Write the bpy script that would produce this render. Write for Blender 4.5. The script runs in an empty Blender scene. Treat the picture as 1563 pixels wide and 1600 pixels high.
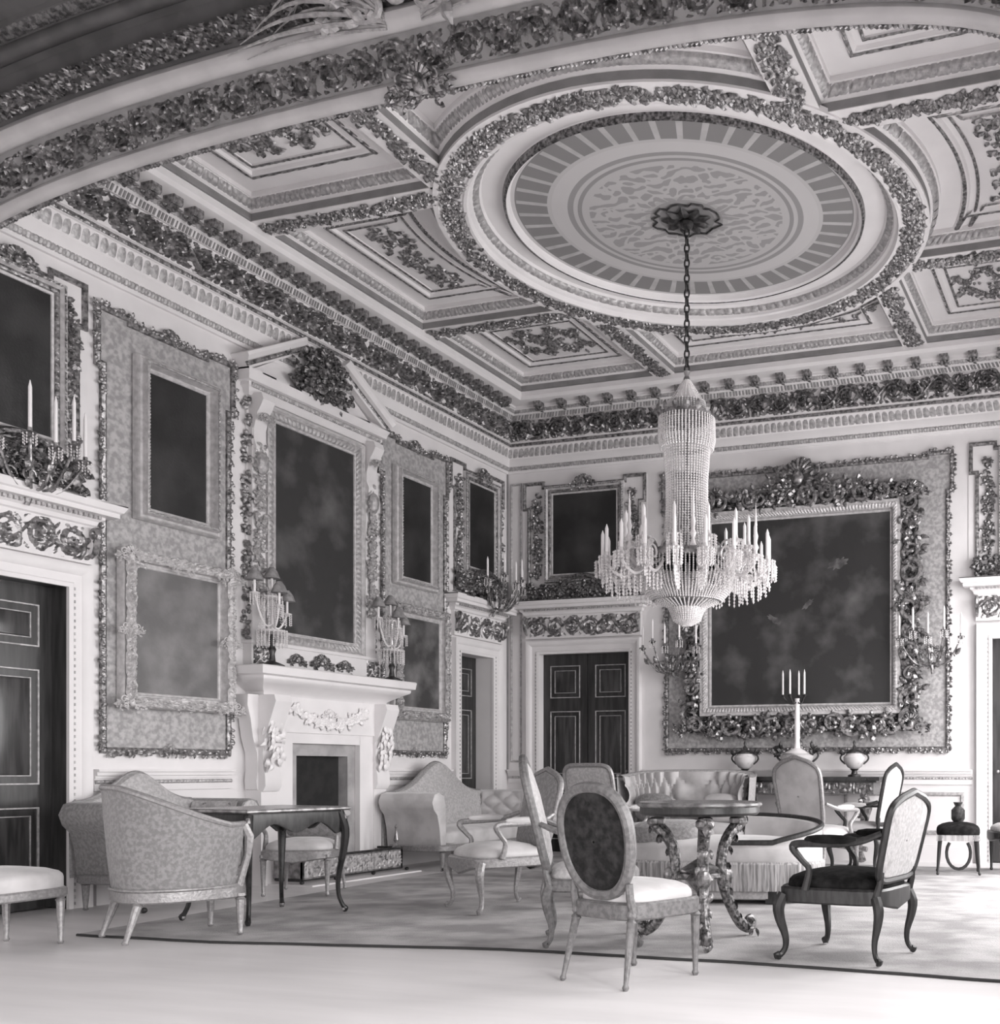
import bpy, math, random
import numpy as np
from mathutils import Vector, Matrix
random.seed(7)
RNG = np.random.default_rng(7)
PI = math.pi
R = math.radians
sc = bpy.context.scene
COL = sc.collection

# ------------------------------------------------------------------ camera, world, light, exposure
cam_d = bpy.data.cameras.new('camera'); cam = bpy.data.objects.new('camera', cam_d); COL.objects.link(cam)
cam.location = (7.8332, -12.4415, 1.10)
cam.rotation_euler = (R(90), 0, R(17.2717))
cam_d.sensor_fit = 'HORIZONTAL'; cam_d.sensor_width = 36
cam_d.lens = 36 * 1666 / 1563
cam_d.shift_x = -(1237 - 781.5) / 1563
cam_d.shift_y = (1203 - 800) / 1563
cam_d.clip_start = 0.05; cam_d.clip_end = 100
sc.camera = cam
sc.view_settings.view_transform = 'Standard'; sc.view_settings.look = 'None'
sc.view_settings.gamma = 1.0; sc.view_settings.use_curve_mapping = False
sc.view_settings.exposure = -0.05
W = bpy.data.worlds.new('sky'); sc.world = W; W.use_nodes = True
W.node_tree.nodes['Background'].inputs[0].default_value = (1.0, 0.98, 0.985, 1)
W.node_tree.nodes['Background'].inputs[1].default_value = 1.0

FZ = 0.02            # floor level
XW, YA = 8.18, -7.15 # right wall, plane of the arch
CXR, CYR = 4.09, -3.57

def window_light(name, loc, rot, sx, sy, watts, spread=R(180)):
    d = bpy.data.lights.new(name, 'AREA'); d.shape = 'RECTANGLE'; d.size = sx; d.size_y = sy; d.energy = watts
    d.color = (1, 0.985, 0.985); d.spread = spread
    o = bpy.data.objects.new(name, d); COL.objects.link(o); o.location = loc; o.rotation_euler = rot
    return o
ROOM_WIN = (-1.55, -3.57, -5.6)
BAY_WIN = (-8.7, -10.4, -12.1)
TILT = R(90 - 26)     # skylight falls in from above
for y, p in zip(ROOM_WIN, (64, 60, 30)):
    for z in (1.1, 2.3, 3.5): window_light('daylight_window', (XW + .12, y, z), (0, TILT, 0), 1.1, 1.2, p)
for y, p in zip(BAY_WIN, (22, 52, 62)):
    for z in (1.0, 2.1, 3.2): window_light('daylight_window', (9.32, y, z), (0, R(90 - 34), 0), 1.0, 1.2, p, R(130))
for x in (2.2, 4.6):
    for z in (1.1, 2.3): window_light('daylight_window', (x, -14.42, z), (R(90 - 42), 0, 0), 1.2, 1.1, 22, R(120))

# ------------------------------------------------------------------ materials
TINT = (1.0, 0.972, 0.978)
def g3(v): return (v * TINT[0], v * TINT[1], v * TINT[2], 1)
def mat(name, a, b=None, scale=8.0, rough=0.6, metal=0.0, bump=None, detail=4.0, lo=0.4, hi=0.6, stretch=None, kind='noise', spec=0.5, sheen=0.0, bump_dist=0.01):
    m = bpy.data.materials.new(name); m.use_nodes = True
    nt = m.node_tree; N = nt.nodes; Lk = nt.links; bs = N['Principled BSDF']
    bs.inputs['Roughness'].default_value = rough; bs.inputs['Metallic'].default_value = metal
    bs.inputs['Specular IOR Level'].default_value = spec
    if sheen: bs.inputs['Sheen Weight'].default_value = sheen
    bs.inputs['Base Color'].default_value = g3(a)
    tc = N.new('ShaderNodeTexCoord'); src = tc.outputs['Object']
    if stretch:
        mp = N.new('ShaderNodeMapping'); mp.inputs['Scale'].default_value = stretch; Lk.new(src, mp.inputs[0]); src = mp.outputs[0]
    if b is not None:
        if kind == 'voronoi':
            t = N.new('ShaderNodeTexVoronoi'); t.inputs['Scale'].default_value = scale; out = t.outputs['Distance']
        elif kind == 'wave':
            t = N.new('ShaderNodeTexWave'); t.inputs['Scale'].default_value = scale; t.inputs['Distortion'].default_value = 9; t.inputs['Detail'].default_value = 3; t.inputs['Detail Scale'].default_value = 1.6; out = t.outputs['Fac']
        else:
            t = N.new('ShaderNodeTexNoise'); t.inputs['Scale'].default_value = scale; t.inputs['Detail'].default_value = detail; out = t.outputs['Fac']
        Lk.new(src, t.inputs['Vector'])
        r = N.new('ShaderNodeValToRGB'); Lk.new(out, r.inputs[0])
        r.color_ramp.elements[0].position = lo; r.color_ramp.elements[0].color = g3(a)
        r.color_ramp.elements[1].position = hi; r.color_ramp.elements[1].color = g3(b)
        Lk.new(r.outputs[0], bs.inputs['Base Color'])
    if bump:
        t2 = N.new('ShaderNodeTexNoise'); t2.inputs['Scale'].default_value = bump[0]; t2.inputs['Detail'].default_value = 3
        Lk.new(src, t2.inputs['Vector'])
        bp = N.new('ShaderNodeBump'); bp.inputs['Strength'].default_value = bump[1]; bp.inputs['Distance'].default_value = bump_dist
        Lk.new(t2.outputs['Fac'], bp.inputs['Height']); Lk.new(bp.outputs[0], bs.inputs['Normal'])
    return m

MT = {}
MT['plaster'] = mat('white_wall_paint', .76, .70, 3, .7, lo=.3, hi=.7)
MT['ceil'] = mat('white_ceiling_paint', .78, .72, 3, .75, lo=.3, hi=.7)
MT['gilt'] = mat('dull_gilding', .09, .42, 26, .33, .65, bump=(60, .4), lo=.34, hi=.66)
MT['giltlight'] = mat('pale_gilding', .30, .50, 28, .42, .25, bump=(60, .35), lo=.35, hi=.65)
MT['giltpale'] = mat('cream_and_gilt_frame', .44, .62, 20, .42, .1, bump=(50, .25), lo=.35, hi=.65)
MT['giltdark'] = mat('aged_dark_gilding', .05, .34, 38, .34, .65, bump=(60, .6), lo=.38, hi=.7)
MT['beam'] = mat('shade_and_trim_grey', .22, .27, 6, .6)  # carries painted shade on the coffer sides; also plain grey trim
MT['marble'] = mat('white_marble', .80, .70, 2.2, .35, lo=.45, hi=.8, detail=6)
MT['slip'] = mat('grey_marble', .30, .42, 5, .35, detail=6)
MT['black'] = mat('flat_black', .012, .02, 9, .9)  # near-black for the firebox back and the door backings
MT['damask'] = mat('grey_damask', .29, .46, 24, .6, bump=(40, .3), lo=.4, hi=.62, detail=8, sheen=.2)
MT['canvas'] = mat('dark_oil_canvas', .012, .05, 2.2, .45, lo=.42, hi=.8, detail=5, bump=(60, .15))
MT['canvas2'] = mat('brown_oil_canvas', .028, .12, 2.3, .5, lo=.48, hi=.78, detail=5, bump=(60, .15))
MT['canvas3'] = mat('pale_oil_canvas', .13, .24, 3.2, .5, lo=.4, hi=.7, detail=5, bump=(60, .15))
MT['canvas4'] = mat('cloudy_oil_canvas', .05, .24, 2.5, .5, lo=.45, hi=.75, detail=5, bump=(60, .15))
MT['paint_light'] = mat('pale_oil_paint', .06, .13, 12, .55, detail=6)
MT['door'] = mat('mahogany_polish', .022, .045, 4, .28, stretch=(6, 6, .6), detail=5)
MT['doorpanel'] = mat('mahogany_panel', .028, .06, 4, .22, stretch=(5, 5, .5), detail=5)
MT['floor'] = mat('pale_oak_floor', .74, .64, 1.6, .38, stretch=(.5, 3, 1), lo=.35, hi=.75, detail=5)
MT['carpet'] = mat('worn_carpet', .27, .45, 2.6, .95, lo=.38, hi=.62, detail=10, bump=(90, .5), stretch=(1, 1.2, 1))
MT['carpetedge'] = mat('carpet_binding', .03, rough=.9)
MT['brocade'] = mat('cream_brocade', .36, .47, 42, .65, lo=.42, hi=.6, detail=5, bump=(45, .3), sheen=.2)
MT['brocade2'] = mat('grey_brocade', .18, .26, 42, .65, lo=.42, hi=.6, detail=5, bump=(45, .3), sheen=.2)
MT['satin'] = mat('pale_satin', .44, .56, 5, .5, bump=(14, .15), sheen=.3)
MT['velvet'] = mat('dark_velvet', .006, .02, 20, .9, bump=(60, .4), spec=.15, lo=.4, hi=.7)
MT['velvet2'] = mat('brown_velvet', .018, .05, 20, .9, bump=(60, .4), spec=.15, lo=.4, hi=.7)
MT['chairgilt'] = mat('worn_giltwood', .24, .34, 50, .38, .3, bump=(60, .3), lo=.35, hi=.65)
MT['chairwood'] = mat('grey_painted_wood', .11, .17, 40, .42, bump=(60, .3))
MT['darkwood'] = mat('dark_walnut', .014, .032, 9, .38, stretch=(5, 5, 1))
MT['ebony'] = mat('ebonised_wood', .012, .03, 9, .25)
MT['tabletop'] = mat('inlaid_tabletop', .10, .22, 12, .22, detail=6)
MT['brass'] = mat('tarnished_brass', .16, .38, 14, .35, .6)
MT['bronze'] = mat('dark_bronze', .03, .10, 16, .4, .5, bump=(40, .3))
MT['iron'] = mat('black_iron', .02, .05, 20, .5, .4)
MT['candle'] = mat('white_wax', .86, rough=.5)
MT['shade'] = mat('grey_silk_shade', .20, .30, 22, .8)
MT['porcelain'] = mat('pale_porcelain', .60, .30, 7, .25, lo=.5, hi=.62)
MT['fringe'] = mat('bullion_fringe', .20, .46, 60, .8, stretch=(1, 1, .05))
MT['flower'] = mat('carved_white_flower', .66, .8, 20, .6)
MT['vault'] = mat('vault_paint_in_shade', .07, .10, 5, .6)  # the vault's lack of light is put into this dark colour
MT['archstone'] = mat('grey_painted_bead', .44, .50, 4, .45)
MT['vaultgilt'] = mat('vault_gilding_in_shade', .05, .17, 30, .45, .3, bump=(50, .7))  # darker copy of the gilding, with the vault's shade painted in
m = bpy.data.materials.new('cut_crystal'); m.use_nodes = True
b_ = m.node_tree.nodes['Principled BSDF']; b_.inputs['Base Color'].default_value = g3(.93); b_.inputs['Roughness'].default_value = .12
b_.inputs['Transmission Weight'].default_value = .25; b_.inputs['IOR'].default_value = 1.5; b_.inputs['Specular IOR Level'].default_value = .9
MT['crystal'] = m

# ------------------------------------------------------------------ mesh helpers
class M:
    def __init__(s): s.V = []; s.F = []; s.n = 0
    def add(s, v, f):
        v = np.asarray(v, float).reshape(-1, 3); o = s.n
        s.V.append(v); s.n += len(v)
        if isinstance(f, np.ndarray): s.F += (f + o).tolist()
        else: s.F += [[i + o for i in q] for q in f]
        return s
    def xf(s, mtx):
        a = np.array(mtx)
        s.V = [v @ a[:3, :3].T + a[:3, 3] for v in s.V]; return s
    def join(s, o, mtx=None):
        for v in o.V: pass
        if o.n:
            v = np.vstack(o.V)
            if mtx is not None:
                a = np.array(mtx); v = v @ a[:3, :3].T + a[:3, 3]
            s.add(v, o.F)
        return s
    def mesh(s, name, smooth=35):
        me = bpy.data.meshes.new(name)
        me.from_pydata(np.vstack(s.V).tolist() if s.V else [], [], s.F)
        if smooth:
            me.polygons.foreach_set('use_smooth', [True] * len(me.polygons))
            if smooth < 180: me.set_sharp_from_angle(angle=R(smooth))
        me.update(); return me
    def build(s, name, material, parent=None, smooth=35):
        me = s.mesh(name, smooth); me.materials.append(MT[material])
        o = bpy.data.objects.new(name, me); COL.objects.link(o)
        if parent is not None: o.parent = parent
        return o
    def clip0(s, z=0.0):
        for v in s.V: v[:, 2] = np.maximum(v[:, 2], z)
        return s
    # primitives
    def box(s, c, d, rz=0):
        x, y, z = d[0] / 2, d[1] / 2, d[2] / 2
        v = np.array([(-x, -y, -z), (x, -y, -z), (x, y, -z), (-x, y, -z), (-x, -y, z), (x, -y, z), (x, y, z), (-x, y, z)])
        if rz:
            cs, sn = math.cos(rz), math.sin(rz); v = np.c_[v[:, 0] * cs - v[:, 1] * sn, v[:, 0] * sn + v[:, 1] * cs, v[:, 2]]
        return s.add(v + np.array(c), [(0, 3, 2, 1), (4, 5, 6, 7), (0, 1, 5, 4), (1, 2, 6, 5), (2, 3, 7, 6), (3, 0, 4, 7)])
    def bx(s, x0, x1, y0, y1, z0, z1): return s.box(((x0 + x1) / 2, (y0 + y1) / 2, (z0 + z1) / 2), (abs(x1 - x0), abs(y1 - y0), abs(z1 - z0)))
    def lathe(s, prof, n=16, c=(0, 0, 0), lobes=0, lob=0.0):
        k = len(prof); t = np.arange(n) * 2 * PI / n
        lf = 1 + (lob * np.cos(lobes * t) if lobes else 0 * t)
        v = [np.c_[r * np.cos(t) * lf, r * np.sin(t) * lf, np.full(n, z)] for r, z in prof]
        v = np.vstack(v) + np.array(c)
        f = [(i * n + j, i * n + (j + 1) % n, (i + 1) * n + (j + 1) % n, (i + 1) * n + j) for i in range(k - 1) for j in range(n)]
        if prof[0][0] > 1e-4: f.append([j for j in range(n)][::-1])
        if prof[-1][0] > 1e-4: f.append([(k - 1) * n + j for j in range(n)])
        return s.add(v, f)
    def tube(s, pts, rad, n=8, closed=False, flat=1.0, sub=0):
        P = np.asarray(pts, float); k = len(P)
        rad = np.full(k, rad) if np.isscalar(rad) else np.asarray(rad, float)
        if sub and not closed and k > 2:
            E = np.vstack([2 * P[0] - P[1], P, 2 * P[-1] - P[-2]]); out = []; ro = []
            for i in range(k - 1):
                a, b, c, d = E[i:i + 4]
                for t_ in np.arange(sub) / sub:
                    out.append(.5 * (2 * b + (c - a) * t_ + (2 * a - 5 * b + 4 * c - d) * t_ ** 2 + (3 * b - a - 3 * c + d) * t_ ** 3)); ro.append(rad[i] * (1 - t_) + rad[i + 1] * t_)
            P = np.array(out + [P[-1]]); rad = np.array(ro + [rad[-1]]); k = len(P)
        if closed: T = np.roll(P, -1, 0) - np.roll(P, 1, 0)
        else: T = np.gradient(P, axis=0)
        T /= np.linalg.norm(T, axis=1)[:, None] + 1e-9
        a = np.array([0, 0, 1.]) if abs(T[0, 2]) < .9 else np.array([1., 0, 0])
        U = np.zeros_like(P); u = a - T[0] * (a @ T[0]); u /= np.linalg.norm(u); U[0] = u
        for i in range(1, k):
            u = U[i - 1] - T[i] * (U[i - 1] @ T[i]); U[i] = u / (np.linalg.norm(u) + 1e-9)
        Vv = np.cross(T, U); t = np.arange(n) * 2 * PI / n
        v = (P[:, None] + rad[:, None, None] * (np.cos(t)[None, :, None] * U[:, None] * flat + np.sin(t)[None, :, None] * Vv[:, None])).reshape(-1, 3)
        kk = k if closed else k - 1
        f = [(i * n + j, i * n + (j + 1) % n, ((i + 1) % k) * n + (j + 1) % n, ((i + 1) % k) * n + j) for i in range(kk) for j in range(n)]
        if not closed: f += [[j for j in range(n)][::-1], [(k - 1) * n + j for j in range(n)]]
        return s.add(v, f)
    def loft(s, loops, closed=True, cap0=False, cap1=False):
        n = len(loops[0]); v = np.vstack([np.asarray(l, float) for l in loops])
        m_ = n if closed else n - 1
        f = [(i * n + j, i * n + (j + 1) % n, (i + 1) * n + (j + 1) % n, (i + 1) * n + j) for i in range(len(loops) - 1) for j in range(m_)]
        if cap0: f.append([j for j in range(n)][::-1])
        if cap1: f.append([(len(loops) - 1) * n + j for j in range(n)])
        return s.add(v, f)
    def ell(s, c, r, n=10, m_=7, p=1.0):
        th = np.linspace(-PI / 2, PI / 2, m_); t = np.arange(n) * 2 * PI / n
        sg = lambda a: np.sign(a) * np.abs(a) ** p
        L = [np.c_[r[0] * sg(np.cos(a)) * sg(np.cos(t)), r[1] * sg(np.cos(a)) * sg(np.sin(t)), np.full(n, r[2] * sg(np.sin(a)))] + np.array(c) for a in th]
        return s.loft(L)
    def grid(s, X):
        nu, nv = X.shape[:2]; i = np.arange(nu * nv).reshape(nu, nv)
        f = np.stack([i[:-1, :-1], i[1:, :-1], i[1:, 1:], i[:-1, 1:]], -1).reshape(-1, 4)
        return s.add(X.reshape(-1, 3), f)
    def leaves(s, P, D, Nn, L, Wd, curl=.35):
        P = np.asarray(P, float); n = len(P)
        if n == 0: return s
        D = np.asarray(D, float); Nn = np.asarray(Nn, float)
        D = D - Nn * (D * Nn).sum(1)[:, None]; D /= np.linalg.norm(D, axis=1)[:, None] + 1e-9
        S = np.cross(Nn, D); L = np.broadcast_to(np.asarray(L, float), (n,)); Wd = np.broadcast_to(np.asarray(Wd, float), (n,))
        tt = np.array([0, .3, .65, 1.]); ww = np.array([.35, 1., .8, .05]); hh = np.array([.0, .75, 1., .45])
        v = np.zeros((n, 4, 3, 3))
        for a in range(4):
            for b, e in enumerate((-1, 0, 1)):
                h = L * curl * hh[a] * (1.0 if e == 0 else .45)
                v[:, a, b] = P + D * (L * tt[a])[:, None] + S * (Wd * ww[a] * e)[:, None] + Nn * h[:, None]
        idx = np.arange(n)[:, None] * 12
        q = np.array([(a * 3 + b, a * 3 + b + 1, a * 3 + b + 4, a * 3 + b + 3) for a in range(3) for b in range(2)])
        return s.add(v.reshape(-1, 3), (idx[:, :, None] + q[None]).reshape(-1, 4))

def inset(poly, d):
    P = np.asarray(poly, float); n = len(P)
    area = 0.5 * np.sum(P[:, 0] * np.roll(P[:, 1], -1) - np.roll(P[:, 0], -1) * P[:, 1]); sgn = 1 if area > 0 else -1
    out = []
    for i in range(n):
        a, b, c = P[i - 1], P[i], P[(i + 1) % n]
        e1 = (b - a) / np.linalg.norm(b - a); e2 = (c - b) / np.linalg.norm(c - b)
        n1 = sgn * np.array([-e1[1], e1[0]]); n2 = sgn * np.array([-e2[1], e2[0]])
        q = n1 + n2; q = q / max(1e-6, (q @ n1)); out.append(b + q * d)
    return np.array(out)
def rect(x0, x1, z0, z1): return [(x0, z0), (x1, z0), (x1, z1), (x0, z1)]

def hsh(i, j, k):
    x = np.sin(i * 127.1 + j * 311.7 + k * 74.7) * 43758.5453; return x - np.floor(x)
def leafage(u, v, cell=1.0, seed=1):
    """carved overlapping leaves, 0..1"""
    u = u / cell; v = v / cell; iu = np.floor(u); iv = np.floor(v); H = np.zeros_like(u)
    for a in (-1, 0, 1):
        for b in (-1, 0, 1):
            ci, cj = iu + a, iv + b
            du = u - (ci + .2 + .6 * hsh(ci, cj, seed)); dv = v - (cj + .2 + .6 * hsh(ci, cj, seed + 5))
            th = 2 * PI * hsh(ci, cj, seed + 9); p = du * np.cos(th) + dv * np.sin(th); q = -du * np.sin(th) + dv * np.cos(th)
            e = 1 - (p / .75) ** 2 - (q / .38) ** 2
            h = np.sqrt(np.clip(e, 0, 1)) * (.72 + .28 * np.cos(q * 16)) * (.6 + .4 * hsh(ci, cj, seed + 13))
            H = np.maximum(H, h)
    return H
def scroll(u, v, P=2.1):
    i = np.floor(u / P); uc = u - (i + .5) * P; sd = np.where(np.mod(i, 2) < .5, 1.0, -1.0)
    vc = v * sd; r = np.hypot(uc, vc - .05); th = np.arctan2(vc - .05, uc)
    arm = np.cos(th - 6.5 * np.log(r + .12)); lob = .5 + .5 * np.cos(7 * th + 4 * r)
    h = np.clip(arm * .8 + .25 * lob, 0, 1) * np.clip(1.25 - r, 0, 1) ** .5
    ros = np.clip(1 - r / .34, 0, 1) ** .5 * (.6 + .4 * np.cos(5 * th))
    st = np.clip(1 - np.abs(v - .72 * np.sin(u * PI / P)) / .18, 0, 1) ** .5
    lf = leafage(u, v, .55, 3) * .75
    return np.maximum(np.maximum(h, ros), np.maximum(st * .8, lf * (np.abs(v) < .92)))
def egg(u, v):
    return np.clip(np.abs(np.cos(u * PI)) ** .6 * np.sqrt(np.clip(1 - v * v, 0, 1)), 0, 1)
def rope(u, v):
    s_ = u * 1.3 + v * .6; return (.35 + .65 * np.abs(np.sin(s_ * PI))) * np.sqrt(np.clip(1 - v * v, 0, 1))
def leafrow(u, v):
    s_ = u + np.abs(v) * .55; fr = s_ - np.floor(s_)
    return (.25 + .75 * (1 - fr) ** .7) * np.sqrt(np.clip(1.02 - v * v, 0, 1))
def dent(u, v): return (np.mod(u, 1) < .58) * 1.0

def relief(mm, p0, p1, q0, q1, hfun, amp, step, sink=.3, unit=None, du=0.0, nvm=6):
    """displaced strip on the quad p0-p1 (along) / q0-q1 (across edge); unit = half width"""
    p0, p1, q0, q1 = [np.asarray(a, float) for a in (p0, p1, q0, q1)]
    L = np.linalg.norm(p1 - p0); Wd = np.linalg.norm(q0 - p0)
    unit = unit or Wd / 2
    nu = max(3, int(L / step)); nv = max(nvm, int(Wd / step))
    a = np.linspace(0, 1, nu)[:, None, None]; b = np.linspace(0, 1, nv)[None, :, None]
    X = (p0 * (1 - a) + p1 * a) * (1 - b) + (q0 * (1 - a) + q1 * a) * b
    nn = np.cross(p1 - p0, q0 - p0); nn /= np.linalg.norm(nn)
    u = (a[..., 0] * L / unit + du) + 0 * b[..., 0]; v = (b[..., 0] * 2 - 1) * (Wd / 2 / unit) + 0 * a[..., 0]
    h = hfun(u, v)
    X = X + nn * ((h - sink) * amp)[..., None]
    mm.grid(X); return mm

# ------------------------------------------------------------------ object helpers
def tag(o, label=None, cat=None, group=None, kind=None):
    if label: o['label'] = label
    if cat: o['category'] = cat
    if group: o['group'] = group
    if kind: o['kind'] = kind
    return o
def empty(name, loc=(0, 0, 0), rz=0.0):
    o = bpy.data.objects.new(name, None); COL.objects.link(o); o.location = loc; o.rotation_euler = (0, 0, rz); o.empty_display_size = .1; return o
def thing(name, loc, rz, label, cat, group=None):
    return tag(empty(name, loc, rz), label, cat, group)
def struct(name, mm, material, smooth=35):
    return tag(mm.build(name, material, None, smooth), kind='structure')
def inst(src, name, parent, loc=(0, 0, 0), rot=(0, 0, 0), scale=(1, 1, 1)):
    o = src.copy(); o.name = name; COL.objects.link(o); o.parent = parent; o.location = loc; o.rotation_euler = rot; o.scale = scale; return o
def copy_tree(o, parent=None):
    c = o.copy(); COL.objects.link(c); c.parent = parent
    for ch in list(o.children): copy_tree(ch, c)
    return c
LEFT = R(90)   # rotation of things on the left wall (front faces +x)
def onleft(y, z, out=0.0): return ((out, y, z), LEFT)
def onback(x, z, out=0.0): return ((x, -out, z), 0.0)
def spiral(c, r0, r1, turns, a0, n=22, plane='xz', sgn=1):
    t = np.linspace(0, 1, n); a = a0 + sgn * 2 * PI * turns * t; r = r0 + (r1 - r0) * t
    x = c[0] + r * np.cos(a); y = c[1] + r * np.sin(a)
    return x, y
# ------------------------------------------------------------------ room shell
def wall_boxes(mm, along, c0, c1, a0, a1, z0, z1, ops):
    def put(p, q, r, s_):
        if q - p < 1e-4 or s_ - r < 1e-4: return
        if along == 'y': mm.bx(c0, c1, p, q, r, s_)
        else: mm.bx(p, q, c0, c1, r, s_)
    cur = a0
    for (p, q, r, s_) in sorted(ops):
        put(cur, p, z0, z1); put(p, q, z0, r); put(p, q, s_, z1); cur = q
    put(cur, a1, z0, z1)
    return mm
D1 = (-6.97, -6.20, 2.53); D2 = (-1.08, -0.36, 2.56); D3 = (0.48, 1.80, 2.63); D4 = (6.38, 7.70, 2.63)
struct('floor', M().bx(-1.5, 10.5, -15, .5, FZ - .2, FZ), 'floor')
struct('wall_left', wall_boxes(M(), 'y', -.4, 0, -14.6, .4, FZ - .1, 6.5, [(D1[0], D1[1], FZ - .1, D1[2]), (D2[0], D2[1], FZ - .1, D2[2])]), 'plaster')
struct('wall_back', wall_boxes(M(), 'x', 0, .4, 0, 9.6, FZ - .1, 6.5, [(D3[0], D3[1], FZ - .1, D3[2]), (D4[0], D4[1], FZ - .1, D4[2])]), 'plaster')
struct('wall_right', wall_boxes(M(), 'y', XW, XW + .4, YA - .3, 0, FZ - .1, 6.5, [(y - .68, y + .68, .5, 4.25) for y in ROOM_WIN]), 'plaster')
struct('wall_side', wall_boxes(M(), 'y', 9.2, 9.6, -14.6, YA - .3, FZ - .1, 6.5, [(y - .68, y + .68, .5, 3.75) for y in BAY_WIN]).bx(XW, 9.6, YA - .6, YA - .3, FZ - .1, 6.5), 'plaster')
struct('wall_rear', wall_boxes(M(), 'x', -14.6, -14.3, -.4, 9.6, FZ - .1, 6.5, [(1.5, 2.9, .5, 3.7), (3.9, 5.3, .5, 3.7)]), 'plaster')
struct('light_leak_cover', M().bx(-.5, 9.7, -14.7, .5, 6.5, 6.6), 'plaster')  # unseen cover added above the ceiling to keep sky light from leaking in
k = 0
for y, xw, z1 in [(y, XW, 4.25) for y in ROOM_WIN] + [(y, 9.2, 3.75) for y in BAY_WIN]:
    k += 1
    w = tag(empty('window_%d' % k, (xw + .3, y, .5)), kind='structure')
    mm = M()
    for e in (-.65, 0, .65): mm.bx(-.03, .03, e - .03, e + .03, 0, z1 - .5)
    for zz in np.linspace(.03, z1 - .53, 5): mm.bx(-.025, .025, -.65, .65, zz - .02, zz + .02)
    mm.build('window_frame', 'plaster', w)
for x in (2.2, 4.6):
    k += 1
    w = tag(empty('window_%d' % k, (x, -14.5, .5)), kind='structure')
    mm = M()
    for e in (-.67, 0, .67): mm.bx(e - .03, e + .03, -.03, .03, 0, 3.2)
    for zz in (.03, 1.6, 3.17): mm.bx(-.67, .67, -.025, .025, zz - .02, zz + .02)
    mm.build('window_frame', 'plaster', w)

# ------------------------------------------------------------------ ceiling
ZS, ZC = 5.90, 6.10
ceil = tag(empty('ceiling', (0, 0, 0)), kind='structure')
X0, X1, Y1 = .54, XW - .54, -6.62
BX = [(2.37, 2.65), (5.45, 5.73)]; BY = [(-2.53, -2.28), (-4.93, -4.66)]
def strip(mm, x0, x1, y0, y1, z=ZS): mm.add([(x0, y0, z), (x1, y0, z), (x1, y1, z), (x0, y1, z)], [(0, 1, 2, 3)])
mm = M()
RO, RI = 2.15, 1.90
def arcx(y): return math.sqrt(max(0, (RO - .04) ** 2 - (y - CYR) ** 2))
for (a, b) in BY:
    dx = math.sqrt(RO ** 2 - (((a + b) / 2) - CYR) ** 2) - .12
    strip(mm, X0, CXR - dx, a, b); strip(mm, CXR + dx, X1, a, b)
for (a, b) in BX:
    dy = math.sqrt(RO ** 2 - (((a + b) / 2) - CXR) ** 2) - .12
    strip(mm, a, b, CYR + dy, -X0); strip(mm, a, b, Y1, CYR - dy)
strip(mm, X0, X1, YA - .1, Y1)
strip(mm, 0, X0, YA, 0); strip(mm, X1, XW, YA, 0); strip(mm, X0, X1, -X0, 0)
mm.build('rib_soffit', 'ceil', ceil)
# round frame, recessed dish
t = np.linspace(0, 2 * PI, 97)[:-1]
mm = M()
ring = lambda r, z, n=96: np.c_[CXR + r * np.cos(t), CYR + r * np.sin(t), np.full(96, z)]
mm.loft([ring(RO + .02, 5.93), ring(RO + .02, 5.885), ring(RO - .02, 5.885), ring(RO - .03, 5.893), ring(RI + .03, 5.893), ring(RI + .02, 5.885), ring(RI - .005, 5.885), ring(RI - .02, 5.93), ring(1.855, 5.94), ring(1.85, 5.965), ring(1.79, 6.02), ring(1.775, 6.04), ring(1.60, 6.045), ring(1.595, 6.0), ring(1.57, 5.985), ring(1.55, 6.0), ring(1.535, 6.05)])
mm.build('round_frame', 'ceil', ceil)
mm = M(); mm.loft([ring(1.602, 6.03), ring(1.592, 5.985), ring(1.572, 5.978)]); mm.build('dark_bead', 'giltdark', ceil)
# egg band inside the dish
mm = M(); nu, nv = 640, 7
a = np.linspace(0, 2 * PI, nu)[:, None]; b = np.linspace(0, 1, nv)[None]
h = egg(a * 60 / PI / 1.0, b * 2 - 1)
rr = 1.852 - .06 * b - h * .012; zz = 5.968 + .05 * b - h * .014
mm.grid(np.stack([CXR + rr * np.cos(a), CYR + rr * np.sin(a), zz + 0 * a], -1)); mm.build('egg_band', 'giltlight', ceil)
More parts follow.
